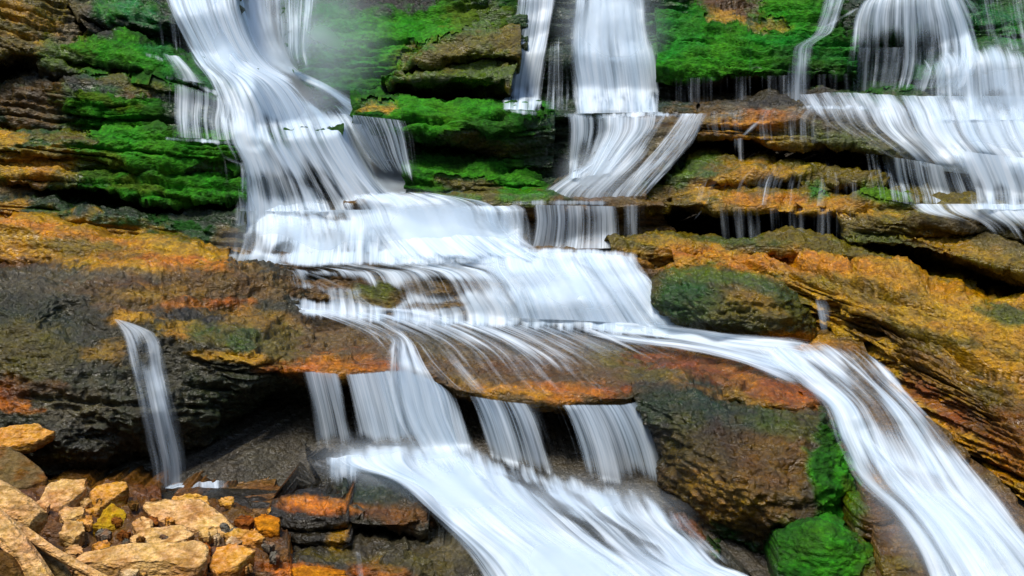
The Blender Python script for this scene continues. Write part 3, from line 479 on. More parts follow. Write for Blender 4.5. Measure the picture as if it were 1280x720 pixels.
def depth_of(keys):
    ks = keys or [k for k in DEPTH if k != 'bed']
    D = np.full((GH, GW), 99.0)
    for k in ks: D = np.minimum(D, DEPTH[k])
    D = np.where(D > 90, np.nan, D)
    for _ in range(60):                      # fill the gaps from the neighbours
        bad = np.isnan(D)
        if not bad.any(): break
        S = np.zeros_like(D); Cn = np.zeros_like(D)
        for dx, dy in ((1,0),(-1,0),(0,1),(0,-1)):
            q = np.roll(D, (dy, dx), (0, 1)); S += np.nan_to_num(q); Cn += ~np.isnan(q)
        with np.errstate(all='ignore'): fill = S / Cn
        D = np.where(bad & (Cn > 0), fill, D)
    D = np.nan_to_num(D, nan=11.0)
    return D
_dc = {}
def sample_depth(px, py, keys, blur=3):
    k = (tuple(keys) if keys else None, blur)
    if k not in _dc:
        D = depth_of(keys)
        for _ in range(2):
            P_ = np.pad(D, 1, mode='edge'); near = np.minimum.reduce([P_[:-2, 1:-1], P_[2:, 1:-1], P_[1:-1, :-2], P_[1:-1, 2:], D]); D = np.where(D - near < .25, near, D)
        for _ in range(blur):
            P_ = np.pad(D, 1, mode='edge'); Mn = np.minimum(D, 0.25 * (P_[:-2, 1:-1] + P_[2:, 1:-1] + P_[1:-1, :-2] + P_[1:-1, 2:]))
            D = 0.5 * Mn + 0.5 * 0.25 * (P_[:-2, 1:-1] + P_[2:, 1:-1] + P_[1:-1, :-2] + P_[1:-1, 2:])
        _dc[k] = D
    D = _dc[k]
    x = np.clip((px - X0) / CS - .5, 0, GW - 1.001); y = np.clip((py - Y0_) / CS - .5, 0, GH - 1.001)
    i = x.astype(int); j = y.astype(int); fx = x - i; fy = y - j
    return (D[j, i] * (1 - fx) + D[j, i + 1] * fx) * (1 - fy) + (D[j + 1, i] * (1 - fx) + D[j + 1, i + 1] * fx) * fy

# ------------------------------------------------------------------ water
TH = {
 'tall': ('waterfall', 'tallest waterfall, pouring from the top left over many steps to the centre pool', 'waterfall', (330, 320, 9.2), [(1,'main_sheet'),(2,'side_veil'),(3,'side_stream'),(4,'side_veil'),(5,'side_veil'),(6,'strands'),(7,'strands'),(8,'lower_curtain'),(9,'side_trickle'),(10,'foam_line'),(11,'foam_line'),(12,'foam_line'),(13,'side_trickle'),(14,'foot_apron'),(15,'slide')]),
 'pool': ('cascade', 'low wide white cascade over the tan rock step in the centre of the picture', 'cascade', (640, 400, 8.6), [(16,'water_sheet'),(17,'main_sheet'),(18,'braid'),(19,'braid'),(20,'braid')]),
 'chute': ('waterfall', 'wide creamy chute rushing down past the orange slope to the bottom right corner', 'waterfall', (1200, 720, 5.8), [(23,'main_sheet'),(24,'upper_layer'),(25,'edge_trickle')]),
 'low': ('waterfall', 'diagonal white cascade running from the lower falls down to the bottom edge', 'waterfall', (700, 700, 5.9), [(31,'main_sheet'),(32,'foam_tongue'),(33,'edge_spill')]),
 'thin': ('waterfall', 'thin waterfall dropping down the dark speckled rock at the left', 'waterfall', (210, 612, 7.1), [(35,'main_sheet'),(36,'strands'),(37,'splash_pool')]),
 'cen': ('waterfall', 'tall wide waterfall in the upper centre, spilling over a shelf onto the slide rock', 'waterfall', (740, 250, 9.4), [(39,'upper_sheet'),(42,'foam_line'),(43,'foam_line'),(44,'second_tier'),(46,'fan'),(47,'water_film'),(41,'strands'),(45,'side_trickle')]),
 'cur': ('waterfall', 'short curtain fall under the tan ledge, just above the centre pool', 'waterfall', (720, 312, 9.2), [(48,'foam_line'),(49,'curtain'),(50,'side_veil'),(78,'strands')]),
 'rdome': ('waterfall', 'broad water over the domed ledge, ending in a heavy white curtain at the right edge', 'waterfall', (1200, 262, 9.1), [(56,'water_sheet'),(57,'foam_line'),(58,'strands'),(59,'curtain'),(60,'runoff'),(71,'water_film')]),
 'fan': ('waterfall', 'wide fanning waterfall over the domed rock at the top right', 'waterfall', (1140, 118, 10.2), [(51,'main_sheet'),(80,'back_veil')]),
 'slant': ('waterfall', 'slanting stream off the mossy corner, left of the wide fanning waterfall', 'waterfall', (1000, 130, 10.0), [(53,'main_sheet'),(54,'side_trickle'),(70,'strands')]),
}
PART = {s_: (k_, n_) for k_, v_ in TH.items() for s_, n_ in v_[4]}; ROOT = {}
def root_of(k):
    if k not in ROOT:
        nm, lb, ct, p, _ = TH[k]; e_ = bpy.data.objects.new(nm, None); C.objects.link(e_); e_.location = at(*p); e_.empty_display_size = .1
        ROOT[k] = tag(e_, lb, ct)
    return ROOT[k]
def water(name, label, cat, rows, dens=1.0, on=None, off=0.035, edge=0.25, holes=(), fall=True, mat_=None, parent=None, tail=0.0, head=0.0, step=3.0, thick=0.0, seed=0, kind=None, group=None, wob=1.0):
    """a sheet of running water. rows go across the flow, top to bottom: [(px,py[,density]),...]"""
    rr = [[(p[0], p[1], p[2] if len(p) > 2 else 1.0) for p in r] for r in rows]
    if name == 'water_lip': rr = [[(x, y - 3, d) for x, y, d in rr[0]]] + [[(x, y + 3, d) for x, y, d in rr[1]]]
    G = loft(rr, step, width=0)
    px, py, dn = G[..., 0].copy(), G[..., 1].copy(), G[..., 2] * dens
    ee = edge * (2.0 if edge > .05 else 1); c0 = (px[:, :1] + px[:, -1:]) / 2; c1 = (py[:, :1] + py[:, -1:]) / 2
    px = c0 + (px - c0) * (1 + .75 * ee); py = c1 + (py - c1) * (1 + .75 * ee)
    Y = sample_depth(px, py, on) - off - (.015 if off > .03 else 0)
    if fall: Y = np.minimum.accumulate(Y, axis=0)
    for _ in range(5):
        Pd = np.pad(Y, 1, mode='edge'); Y = 0.5 * Y + 0.125 * (Pd[:-2, 1:-1] + Pd[2:, 1:-1] + Pd[1:-1, :-2] + Pd[1:-1, 2:])
    P = at(px, py, Y)
    h, w = px.shape
    wid = np.linalg.norm(np.diff(P, axis=1), axis=-1).sum(1).mean(); u = np.linspace(0, wid, w)[None].repeat(h, 0)
    v = np.concatenate([[np.zeros(w)], np.cumsum(np.linalg.norm(np.diff(P, axis=0), axis=-1), axis=0)]); v = v.mean(1)[:, None].repeat(w, 1)
    flow = np.stack([u + seed * 3.1, v + seed * 1.7, np.zeros_like(u)], -1)
    t = np.linspace(0, 1, w)[None]; s = np.linspace(0, 1, h)[:, None]
    if name == 'trickle' or name == 'water_lip': dn = dn * (.62 + .8 * perlin(P * 7 + seed))
    ragged = 0.5 * perlin(np.stack([u * 9 + seed, v * 2.0, u * 0], -1)) + 0.35 * perlin(np.stack([u * 30 + seed, v * 1.5, u * 0 + 3], -1))
    e = np.minimum(t, 1 - t) / max(edge * (2.0 if edge > .05 else 1), 1e-3)
    dn = dn * sstep(0, 1, e + ragged * 0.5 * (e < 1.6))
    if tail: dn = dn * sstep(0, 1, (1 - s) / tail + ragged * .6)
    if head: dn = dn * sstep(0, 1, s / head + ragged * .6)
    wx = px + 5 * ragged; wy = py + 5 * perlin(np.stack([u * 8, v * 5, u * 0 + 7], -1))
    if (mat_ or M_WATER) is not M_THIN: dn = dn * (1 + .40 * perlin(np.stack([u * 9 + seed * 2.2, v * .9, u * 0 + 5], -1)) + .25 * perlin(np.stack([u * 24 + seed, v * .7, u * 0 + 11], -1)))
    for cx, cy, rx, ry, an, st in holes:
        a = math.radians(an); dx = wx - cx; dy = wy - cy
        r = np.hypot((dx * math.cos(a) + dy * math.sin(a)) / rx, (-dx * math.sin(a) + dy * math.cos(a)) / ry)
        dn = dn * (1 - st * sstep(1.35, .55, r + ragged * .35))
    n = normals(P)
    rip = 0.010 * perlin(np.stack([u * 16 + seed, v * 1.6, u * 0], -1)) + 0.002 * perlin(np.stack([u * 45 + seed, v * 2.5, u * 0 + 2], -1))
    P = P + n * (rip * wob)[..., None]
    if seed in PART:
        e_ = root_of(PART[seed][0]); name = PART[seed][1]; parent = e_; P = P - np.array(e_.location); label = cat = group = None
    return tag(mesh_obj(name, P, grid_faces(h, w), mat_ or M_WATER, parent, {'dens': ('FLOAT', np.clip(dn, 0, 1.3)), 'flow': ('FLOAT_VECTOR', flow)}),
               label, cat, group, kind)
W = water
LIP = dict(fall=False, edge=.04, head=.5, tail=.5, off=.05)
# --- big left cascade
big = ['B','C','D','E','N1','bed','O']
W('waterfall','tallest waterfall, pouring from the top left down to the centre pool','waterfall',[
 [(185,-60),(350,-60)], [(200,0),(290,-5),(345,0)], [(220,40),(300,40),(352,45)], [(240,78),(310,80),(380,90)], [(256,102),(330,105),(445,125)], [(266,130),(370,140),(485,152)], [(272,175),(390,180),(512,205)], [(285,205),(410,215),(540,245)], [(290,262),(440,266),(600,272)], [(282,322),(460,322),(660,318)]],
 1.0, big, .06, .10, holes=[(392,115,44,15,38,.8),(405,235,40,18,50,.55),(350,233,34,22,5,.45),(300,232,18,24,0,.35),(500,185,16,30,-20,.35),(330,300,36,16,10,.45),(420,268,42,7,5,.5),(345,165,10,25,-40,.3),(410,300,18,14,0,.35),(300,305,14,14,0,.4)], seed=1)
W('waterfall','pale grey side veil at the top, right of the tallest waterfall','waterfall',[
 [(300,-60),(420,-60)], [(305,0),(415,0)], [(318,50),(405,60)], [(330,95),(420,120)]], .62, big+['O'], .10, .22, seed=2, tail=.3)
W('waterfall','soft diagonal edge stream rimming the dark island, top left','waterfall',[
 [(318,70),(340,62)], [(345,88),(366,82)], [(395,112),(412,104)], [(430,135),(452,128)], [(455,150),(480,142)]], 1.1, big, .09, .3, seed=3)
W('waterfall','translucent veil at the right flank of the tallest waterfall, beside green rock','waterfall',[
 [(410,140),(515,152)], [(425,165),(520,172)], [(445,190),(522,200)], [(480,225),(524,232)]], .62, big+['P'], .10, .12, mat_=M_STRAND, seed=4, tail=.3)
W('waterfall','small ragged veil over the second step, left flank of the tallest waterfall','waterfall',[
 [(206,96),(300,122)], [(208,110),(300,140)], [(208,140),(296,155)], [(210,171),(300,176)]], .6, big, .08, .15, mat_=M_STRAND, seed=5, head=.12)
W('waterfall','three faint strands over the dark teal step at the upper left','waterfall',[
 [(188,14),(235,20)], [(190,35),(238,45)], [(192,60),(240,66)]], .38, big, .08, .2, seed=6)
W('waterfall','short white strand falling between the two narrow left ledges','waterfall',[
 [(198,66),(232,72)], [(203,80),(250,90)], [(208,96),(262,106)]], .55, big, .07, .2, seed=7)
W('waterfall','wide curtain over the bright green step, lower part of the tallest waterfall','waterfall',[
 [(292,202),(340,200),(395,208)], [(294,212),(345,212),(410,225)], [(294,240),(360,240),(440,250)], [(296,264),(370,264),(450,266)]], .72, big, .12, .1, mat_=M_STRAND, seed=8, head=.1, holes=[(372,240,18,24,0,.35),(415,245,20,16,30,.4)])
W('trickle','white curl of water spilling over the end of the green terrace','trickle',[
 [(268,183),(276,181)], [(274,195),(283,190)], [(287,204),(296,198)], [(300,208),(310,203)]], 1.0, big, .08, .3, seed=9)
W('water_lip','bright line of foam along the bright green step edge','foam',[[(205,172,.6),(240,173),(300,177)], [(205,175,.6),(240,177),(302,182)]], 1.0, big, seed=10, **LIP)
W('water_lip','foam line sloping along the upper ledge into the tallest waterfall','foam',[[(206,94,.5),(235,98),(270,112),(310,124)], [(206,99,.5),(235,104),(268,120),(312,132)]], 1.0, big, seed=11, **LIP)
W('water_lip','foam edge along the third step of the tallest waterfall','foam',[[(285,202),(330,201),(380,204,.8),(420,214,.3)], [(287,208),(330,209),(380,212,.8),(420,222,.3)]], .9, big, seed=12, **LIP)
W('water_lip','thin silver run of water at the far upper left ledge','foam',[[(150,56,.3),(180,64,.8),(205,72)], [(150,61,.3),(180,70,.8),(206,80)]], .7, big, seed=13, **LIP)
# --- foot of left cascade and pools
W('waterfall','broken white apron at the foot of the tallest waterfall','waterfall',[
 [(285,262),(440,262),(560,258),(650,255)], [(288,275),(430,278),(560,270),(660,262)], [(286,300),(440,300),(580,295),(660,295)], [(274,334),(450,336),(590,334),(672,332)]],
 .85, ['N1','T','N2'], .07, .06, tail=.12, seed=14, holes=[(312,304,24,12,0,.4),(400,290,22,14,10,.4),(385,272,50,6,3,.45),(350,312,20,8,0,.4),(480,300,20,12,0,.3)])
W('waterfall','dense white slide joining the tallest waterfall to the centre pool','waterfall',[
 [(430,240,.6),(510,238),(560,250)], [(440,262),(530,258),(640,258,.7)], [(450,285),(560,282),(650,285)], [(480,332),(610,330),(720,334)]], 1.05, ['N1','T','N2'], .10, .15, seed=15, head=.2, tail=.15)
W('stream','white pool of water crossing the centre between the upper and lower falls','stream',[
 [(270,316,.4),(330,314,.9),(500,310),(640,306),(780,310,.8),(800,314,.4)], [(270,324,.7),(400,326,.95),(560,324),(700,322),(800,330,.9)], [(345,338,.35),(440,340,.7),(560,342,.85),(700,338),(815,350)], [(352,362,.35),(440,368,.65),(520,372,.75),(650,370,1),(760,375),(850,392)], [(350,385,.55),(440,392,.9),(520,398,.9),(650,400),(760,407),(880,418)], [(350,398,.3),(440,410,.6),(520,416,.7),(650,420,.75),(760,424,.8),(880,432,.6)]],
 .95, ['N1','N2','T','I'], .05, .04, head=.04, tail=.10, seed=16, mat_=M_WATER, holes=[(475,370,30,14,0,.9),(420,352,45,9,5,.6),(385,368,28,9,12,.7),(560,358,65,12,-2,.4),(455,333,70,5,0,.4),(380,334,40,4,0,.5),(545,382,40,5,-5,.4)])
W('stream','main white fall in the centre right, spreading below the ledge','waterfall',[
 [(600,318,.6),(700,316),(800,322,.7)], [(600,335),(700,332),(815,345)], [(620,365),(720,362),(835,375)], [(630,398),(740,402),(870,415)]], .95, ['N1','N2','T'], .09, .1, seed=17, mat_=M_WATER, holes=[(670,350,40,12,0,.25)])
W('stream','thin bright braid curling left around the mossy stone onto the brown ledge','stream',[
 [(352,383),(358,396)], [(400,383),(405,400)], [(440,392),(440,412,.7)], [(475,408),(465,425,.6)], [(500,420),(480,438,.5)], [(515,440),(495,448)]], .62, ['N2','I'], .035, .3, seed=18)
W('stream','narrow braid from the tan slab down toward the mossy stone','stream',[
 [(362,342),(380,334)], [(400,358),(415,345)], [(432,375),(450,362)], [(460,390),(480,382)], [(520,396),(522,386)], [(560,405),(562,394)]], .55, ['N2','I'], .05, .3, seed=19)
W('stream','fine looping braid over the centre rocks','stream',[[(500,385),(500,376)], [(530,372),(528,364)], [(570,360),(570,352)], [(620,358),(620,350)], [(650,372),(655,362)]], .5, ['N2','I'], .05, .3, seed=20)
# dome film
W('stream','thin clear film of water streaking over the brown domed ledge','stream',[
 [(345,382,.75),(420,386,.8),(560,396,.8),(660,402,.7),(790,410,.6)], [(400,398,.5),(470,404,.6),(610,420,.7),(720,430,.6),(860,440,.3)], [(440,416,.3),(510,424,.45),(660,446,.5),(770,452,.3),(900,458,.1)], [(462,436,.25),(560,456,.4),(700,476,.35),(800,476,.15),(930,474,.0)], [(500,462,.2),(600,490,.3),(720,500,.25),(810,490,.1),(940,486,.0)]],
 .9, ['N2','I'], .045, .05, head=.1, seed=21, mat_=M_WATER, fall=False)
# stream along the right to the chute
W('stream','smooth white stream sliding from the centre pool past the round boulder','stream',[
 [(700,392,.5),(702,416,.3)], [(760,400),(762,426,.5)], [(800,402),(800,432,.6)], [(860,408),(860,440,.7)], [(920,416),(912,452,.8)], [(985,420,.8),(960,470,.9)], [(1040,428,.5),(1000,492)], [(1070,445,.4),(1035,512,1)]],
 1.08, ['N2','I','AD','AC'], .05, .12, seed=22, fall=False, tail=.25, head=.15)
W('waterfall','wide creamy chute of water rushing down to the bottom right corner','waterfall',[
 [(920,415,.6),(1000,416,.6),(1062,426,.5)], [(940,440,1),(1030,435,.75),(1102,453,.7)], [(985,480,1),(1060,470,.8),(1138,490,.75)], [(1025,512,1),(1090,510,.9),(1184,538,.8)], [(1040,555,1),(1130,560,.85),(1225,585,.7)], [(1062,595,.9),(1160,610,.85),(1262,625,.9)], [(1105,640),(1200,650),(1300,680)], [(1145,700),(1240,720),(1370,750)], [(1170,800),(1280,800),(1430,820)]],
 1.0, ['AD','I'], .06, .12, head=.12, seed=23, holes=[(1085,495,12,60,-35,.35),(1150,600,60,12,10,.2),(1120,545,12,50,-40,.25),(1180,540,20,30,-40,.3)])
W('waterfall','second white layer in the lower half of the right chute','waterfall',[
 [(1035,515),(1100,535)], [(1060,560),(1150,575)], [(1090,610),(1200,615)], [(1120,655),(1260,670)], [(1160,740),(1330,750)], [(1180,800),(1360,800)]], .8, ['AD','I'], .12, .3, seed=24, head=.3)
W('trickle','thin stream edge falling beside the bright green moss','trickle',[[(1034,512),(1046,512)], [(1044,545),(1062,545)], [(1058,580),(1080,575)], [(1072,600),(1098,596)]], .55, ['AD','J'], .06, .3, seed=25)
# --- lower falls
cas = ['AE','I']
W('waterfall','row of silky curtains pouring off the orange lip of the brown domed ledge','waterfall',[
 [(376,462,.7),(420,465,.75),(431,466,.15),(442,466,.8),(497,462,1),(540,474,.95),(562,486,.25),(584,492,.2),(594,494,.8),(650,502,.7),(662,503,.3),(700,504,.4),(708,504,.85),(770,504,.9),(797,498,.7)],
 [(380,480,.7),(424,482,.75),(436,483,.12),(446,483,.85),(500,480,1),(552,488,1),(575,500,.2),(590,506,.15),(600,508,.8),(660,516,.7),(672,517,.25),(706,518,.35),(716,518,.85),(785,518,.9),(806,510,.7)],
 [(390,525,.65),(432,526,.7),(442,526,.15),(454,527,.8),(510,525,1),(578,540,.95),(592,545,.2),(602,548,.2),(614,550,.75),(672,558,.65),(684,560,.2),(716,562,.3),(732,562,.75),(806,560,.85),(824,555,.7)],
 [(398,572,.65),(440,570,.65),(450,566,.4),(460,564,.75),(525,566,1),(604,585,.95),(612,588,.3),(618,590,.3),(630,592,.75),(690,604,.65),(700,606,.25),(728,614,.3),(748,618,.7),(822,618,.85),(838,612,.7)]],
 1.02, ['I','AE'], .07, .03, seed=27, head=.02, tail=.30, mat_=M_STRAND)
W('waterfall','bulging bright fall through the notch in the brown ledge lip','waterfall',[
 [(424,396,.25),(470,388,.5)], [(462,414,.4),(500,406,.7)], [(484,434,.6),(505,428,.9),(524,436,.7)], [(478,452,.7),(510,448),(538,462,.7)], [(472,480,.8),(515,478),(560,492,.8)], [(480,520,.8),(525,522),(575,535,.8)], [(500,560,.8),(545,566),(600,582,.8)], [(510,590,.5),(570,604,.6),(640,625,.4)]], .95, ['I','AE'], .10, .2, seed=29, head=.1, tail=.15)
W('waterfall','diagonal white cascade running from the lower falls to the bottom edge','waterfall',[
 [(396,556,.7),(470,548,.8),(560,546,.9),(640,566,1),(740,592,1),(845,616,1)], [(400,586,.5),(500,578,1),(590,590,1),(700,618,.8),(780,640,.8),(865,656,1)],
 [(470,592,.3),(545,612,1),(640,640,.95),(740,655,.55),(810,668,.7),(890,682,.9)], [(520,630,.5),(600,655,1),(690,675,.95),(770,685,.6),(850,700,.9),(915,702,.9)], [(580,690,.8),(660,702),(760,712,.9),(830,720,.9),(950,720,.95)], [(630,770),(720,775),(820,780),(1010,780)]],
 1.22, ['AE','AH','AG'], .09, .08, head=.14, seed=31, holes=[(690,630,60,5,38,.5),(770,655,80,6,35,.5),(725,652,70,5,40,.5),(660,605,40,4,15,.3)])
W('waterfall','upper foam tongue of the bottom cascade','waterfall',[
 [(480,560),(590,575)], [(520,590),(640,610)], [(570,625),(700,650)], [(630,670),(780,700)], [(700,740),(880,770)]], .7, ['AE'], .10, .3, seed=32, head=.2)
W('waterfall','white spill curling over the left edge of the bottom cascade','waterfall',[
 [(395,574),(470,566)], [(394,590),(470,580)], [(396,606,.7),(470,596,.5)], [(400,625,.3),(470,612,.2)]], .75, ['AE'], .10, .2, seed=33, tail=.4)
W('trickle','small trickle running down the black rocks at the bottom','trickle',[
 [(424,640),(432,640)], [(432,665),(446,665)], [(440,690),(454,690)], [(446,720),(458,725)]], .6, ['AF','AG','AH'], .03, .3, seed=34)
W('waterfall','row of hair thin threads hanging from the green mossy overhang, upper right','waterfall',[[(835,98),(1065,92)], [(835,115),(1065,112)], [(836,136),(1064,132)]], .30, ['U'], .06, .05, seed=70)
W('stream','film','stream',[[(870,140),(960,136),(1060,134)], [(872,155),(950,150),(1045,152)], [(876,168),(950,174),(1045,180)]], .34, ['X'], .025, .08, seed=71, fall=False)
W('waterfall','row of faint threads in front of the dark hollow under the olive ledge','waterfall',[[(890,258),(960,260),(1075,262)], [(892,275),(960,278),(1075,280)], [(894,300),(960,302),(1074,304)]], .32, ['Y'], .06, .05, seed=72)
W('stream','very thin film trickling over the olive and orange ledge in the right middle','stream',[[(880,206),(960,208),(1080,220)], [(850,225),(950,228),(1090,235)], [(840,250),(950,256),(1090,258)]], .33, ['Y'], .025, .08, seed=73, fall=False)
W('trickle','tiny silver trickle crossing the dark slot under the green terrace at the left','trickle',[[(98,236),(112,236)], [(97,250),(110,250)], [(92,268),(106,268)]], .5, ['E','F'], .04, .3, seed=77)
W('waterfall','strands','waterfall',[[(775,256),(812,256)], [(775,280),(812,280)], [(776,308),(810,308)]], .4, ['T'], .06, .1, seed=78)
W('waterfall','faint bluish veil over dark green rock in the top right corner','waterfall',[[(1215,-40),(1400,-40)], [(1222,10),(1400,10)], [(1235,62),(1400,60)]], .42, ['V','W'], .06, .1, seed=79)
W('waterfall','veil','waterfall',[[(1056,60),(1200,58)], [(1056,90),(1190,88)], [(1056,122),(1180,118)]], .42, ['V'], .07, .08, seed=80)
# --- thin left fall
W('waterfall','thin waterfall dropping down the dark speckled rock at the left','waterfall',[
 [(140,398,.6),(160,402,.5)], [(146,412,.9),(200,418,.45)], [(152,428),(208,430,.5)], [(160,460),(212,460,.7)], [(170,500),(220,500,.9)], [(180,550),(232,545,.7)], [(188,585),(238,580,.6)], [(190,612),(240,610,.4)]], .84, ['H'], .06, .14, seed=35, holes=[(182,440,9,22,-10,.4)])
W('trickle','two faint strands right of the thin left waterfall','trickle',[[(232,560),(275,560)], [(236,580),(276,580)], [(238,606),(278,606)]], .32, ['H'], .06, .2, seed=36)
W('foam','small blue white splash pool under the thin left waterfall','foam',[[(186,600,.8),(240,596),(298,600,.4)], [(186,613),(240,610,.8),(300,610,.4)]], .95, ['H','AI'], .09, .15, seed=37, fall=False)
# --- centre falls
cf = ['Q','Q2','P','bed']
W('waterfall','narrow centre waterfall beside the green overhang','waterfall',[
 [(648,-60),(700,-60)], [(646,0),(697,0)], [(640,40),(692,40)], [(632,80),(684,80)], [(628,105),(680,105)], [(626,136),(676,138)]], .86, cf, .06, .12, mat_=M_STRAND, seed=38, holes=[(640,120,5,16,0,.3),(660,120,4,16,0,.3)])
W('waterfall','tall wide centre waterfall, upper tier','waterfall',[
 [(715,-60),(805,-60)], [(714,0),(808,0)], [(708,50),(815,50)], [(708,74),(820,72)], [(712,100),(824,100)], [(716,142),(828,140)]], .93, cf, .07, .08, seed=39)
W('waterfall','wispy dark gap strands between the two centre waterfalls','waterfall',[
 [(684,30),(715,30)], [(682,60),(712,60)], [(680,100),(714,100)], [(678,136),(714,138)]], .42, cf, .06, .15, mat_=M_STRAND, seed=40, head=.3)
W('waterfall','faint strands at the right edge of the tall centre waterfall','waterfall',[
 [(822,60),(845,65)], [(824,100),(844,100)], [(826,136),(845,136)]], .33, cf+['U'], .05, .2, seed=41, head=.3)
W('water_lip','foam line halfway down the tall centre waterfall','foam',[[(712,68),(760,70),(820,68)], [(712,76),(760,79),(820,77)]], 1.0, cf, seed=42, **LIP)
W('water_lip','foam line along the shelf where both centre waterfalls land','foam',[[(624,130,.8),(670,138,.9),(740,141),(830,138),(880,141,.5),(960,137,.3)], [(624,138,.8),(670,145,.8),(740,149),(830,146),(880,146,.5),(960,141,.3)]], .9, ['Q2','S','X','P'], seed=43, **LIP)
W('waterfall','second tier of the centre fall, streaked over dark rock','waterfall',[
 [(700,142),(830,142)], [(702,160),(828,155)], [(703,200),(800,185)], [(704,225),(770,215)]], .74, ['Q2','S'], .07, .1, mat_=M_STRAND, seed=44, head=.05, holes=[(730,200,10,25,0,.4)])
W('trickle','single strand left of the second centre tier, against green rock','trickle',[[(676,142),(686,142)], [(677,180),(686,180)], [(678,225),(690,225)]], .7, ['Q2','P'], .07, .3, seed=45)
W('waterfall','white fan spreading over the slide rock below the centre fall','waterfall',[
 [(770,142,.5),(880,142,.5)], [(755,165,.6),(868,165,.45)], [(735,195),(848,195,.5)], [(700,222,.9),(820,228,.5)], [(675,240,.9),(808,248,.6)], [(665,256),(808,256,.6)]], .9, ['S','Q2'], .04, .12, seed=46, holes=[(830,175,30,14,-50,.4)])
W('stream','thin film sliding down the right side of the slide rock','stream',[[(850,142),(885,142)], [(830,170),(872,170)], [(800,205),(845,205)], [(770,245),(808,245)]], .6, ['S'], .025, .1, seed=47, mat_=M_THIN)
W('water_lip','pale water line on the tan ledge lip in the centre','foam',[[(530,253,.5),(600,252,.7),(680,250),(790,251,.7),(820,253,.2)], [(530,257,.5),(600,256,.7),(680,257),(790,257,.7),(820,257,.2)]], .85, ['T','S'], seed=48, **LIP)
W('waterfall','short curtain under the tan ledge, above the centre pool','waterfall',[
 [(665,256),(775,258)], [(667,275),(776,275)], [(664,298),(777,298)], [(660,312),(778,310)]], .70, ['T'], .08, .08, mat_=M_STRAND, seed=49, holes=[(745,285,28,22,0,.25)])
W('waterfall','thin broken veil over grey rock left of the short curtain','waterfall',[
 [(560,258),(665,258)], [(580,280),(668,280)], [(600,310),(670,310)]], .5, ['T','N1'], .07, .15, seed=50)
# --- right upper falls
rf = ['V','W','X','U']
W('waterfall','wide fanning waterfall over the domed rock at the top right','waterfall',[
 [(1085,-10),(1150,-14),(1210,-6)], [(1064,10),(1140,2),(1222,8)], [(1054,35,.8),(1140,30),(1236,36)], [(1050,70,.55),(1140,70,.85),(1244,62)], [(1048,118,.4),(1140,120,.6),(1225,112,.8)]], .84, rf, .10, .12, seed=51, holes=[(1112,60,22,24,0,.4),(1095,95,34,24,0,.3),(1160,60,14,26,0,.25)], tail=.1)
W('waterfall','second bright fan bursting over the lower dome at the right edge','waterfall',[
 [(1135,78),(1190,58),(1240,50),(1340,50)], [(1148,100),(1200,85),(1260,78),(1350,80)], [(1148,125),(1210,118),(1360,110)], [(1150,150,.7),(1220,150,.8),(1370,150)]], .88, rf, .10, .12, head=.3, seed=52, holes=[(1190,132,24,14,0,.35),(1245,130,18,18,-30,.45)])
W('waterfall','slanting stream off the mossy corner, left of the fanning waterfall','waterfall',[
 [(1030,-10),(1062,-10)], [(1024,20),(1050,22)], [(1014,42),(1045,38)], [(985,62),(1020,58)], [(982,90),(1018,90)], [(982,130),(1016,130)]], .64, ['U'], .08, .15, seed=53)
W('trickle','thin bright runlet joining the slanting stream from the right','trickle',[[(1070,6),(1074,14)], [(1045,22),(1048,30)], [(1020,38),(1024,46)], [(1000,54),(1005,60)]], .8, ['U','V'], .08, .3, seed=54)
W('trickle','fine strands dripping from the mossy overhang, right of centre','trickle',[[(930,60),(962,62)], [(930,90),(962,92)], [(931,134),(960,134)]], .36, ['U'], .08, .2, seed=55)
W('stream','pale sheet of water spread over the right domed ledge','stream',[
 [(980,122,.5),(1060,116,.6),(1150,120,.8),(1370,120)], [(990,134,.6),(1060,134,.75),(1160,140),(1380,150)], [(1000,150,.25),(1090,155,.55),(1180,165),(1390,175)], [(1040,175,.2),(1110,182,.45),(1190,195),(1400,205)], [(1070,190,.2),(1130,200,.45),(1200,215,.9),(1400,222)]],
 .92, ['X','W','V'], .045, .06, seed=56, fall=False)
W('water_lip','curving foam edge at the top of the right domed ledge','foam',[[(960,136,.3),(1030,132,.8),(1090,133),(1150,140),(1200,152,.6)], [(960,140,.3),(1030,137,.8),(1090,139),(1150,147),(1200,160,.6)]], .9, ['X'], seed=57, **LIP)
W('waterfall','row of fine strands dripping from the right domed ledge into the dark hollow','waterfall',[
 [(1080,192,.7),(1140,200),(1200,212)], [(1083,210,.6),(1150,222),(1205,225)], [(1088,232,.5),(1160,250),(1215,255)], [(1090,245,.4),(1160,258),(1215,260)]], .62, ['X','Y'], .07, .05, mat_=M_STRAND, seed=58)
W('waterfall','heavy white curtain at the right edge above the pale shelf','waterfall',[
 [(1180,185),(1260,195),(1400,205)], [(1192,212),(1270,215),(1400,222)], [(1204,240),(1280,240),(1400,245)], [(1208,262),(1290,262),(1400,265)]], .9, ['X','Z'], .08, .08, seed=59, holes=[(1255,245,14,16,0,.35),(1225,240,8,18,0,.3)])
W('stream','pale thin water flowing over the shelf at the right edge','stream',[
 [(1130,256,.6),(1200,255),(1400,258)], [(1140,264,.7),(1220,264),(1400,272)], [(1180,275,.2),(1250,282,.5),(1400,300,.6)], [(1200,290,.0),(1270,300,.25),(1400,320,.3)]], .85, ['Z'], .04, .06, seed=60, fall=False)
W('trickle','two faint strands in the long dark hollow','trickle',[[(1024,184),(1044,184)], [(1024,205),(1044,205)], [(1024,222),(1044,222)]], .35, ['X'], .06, .2, seed=61)
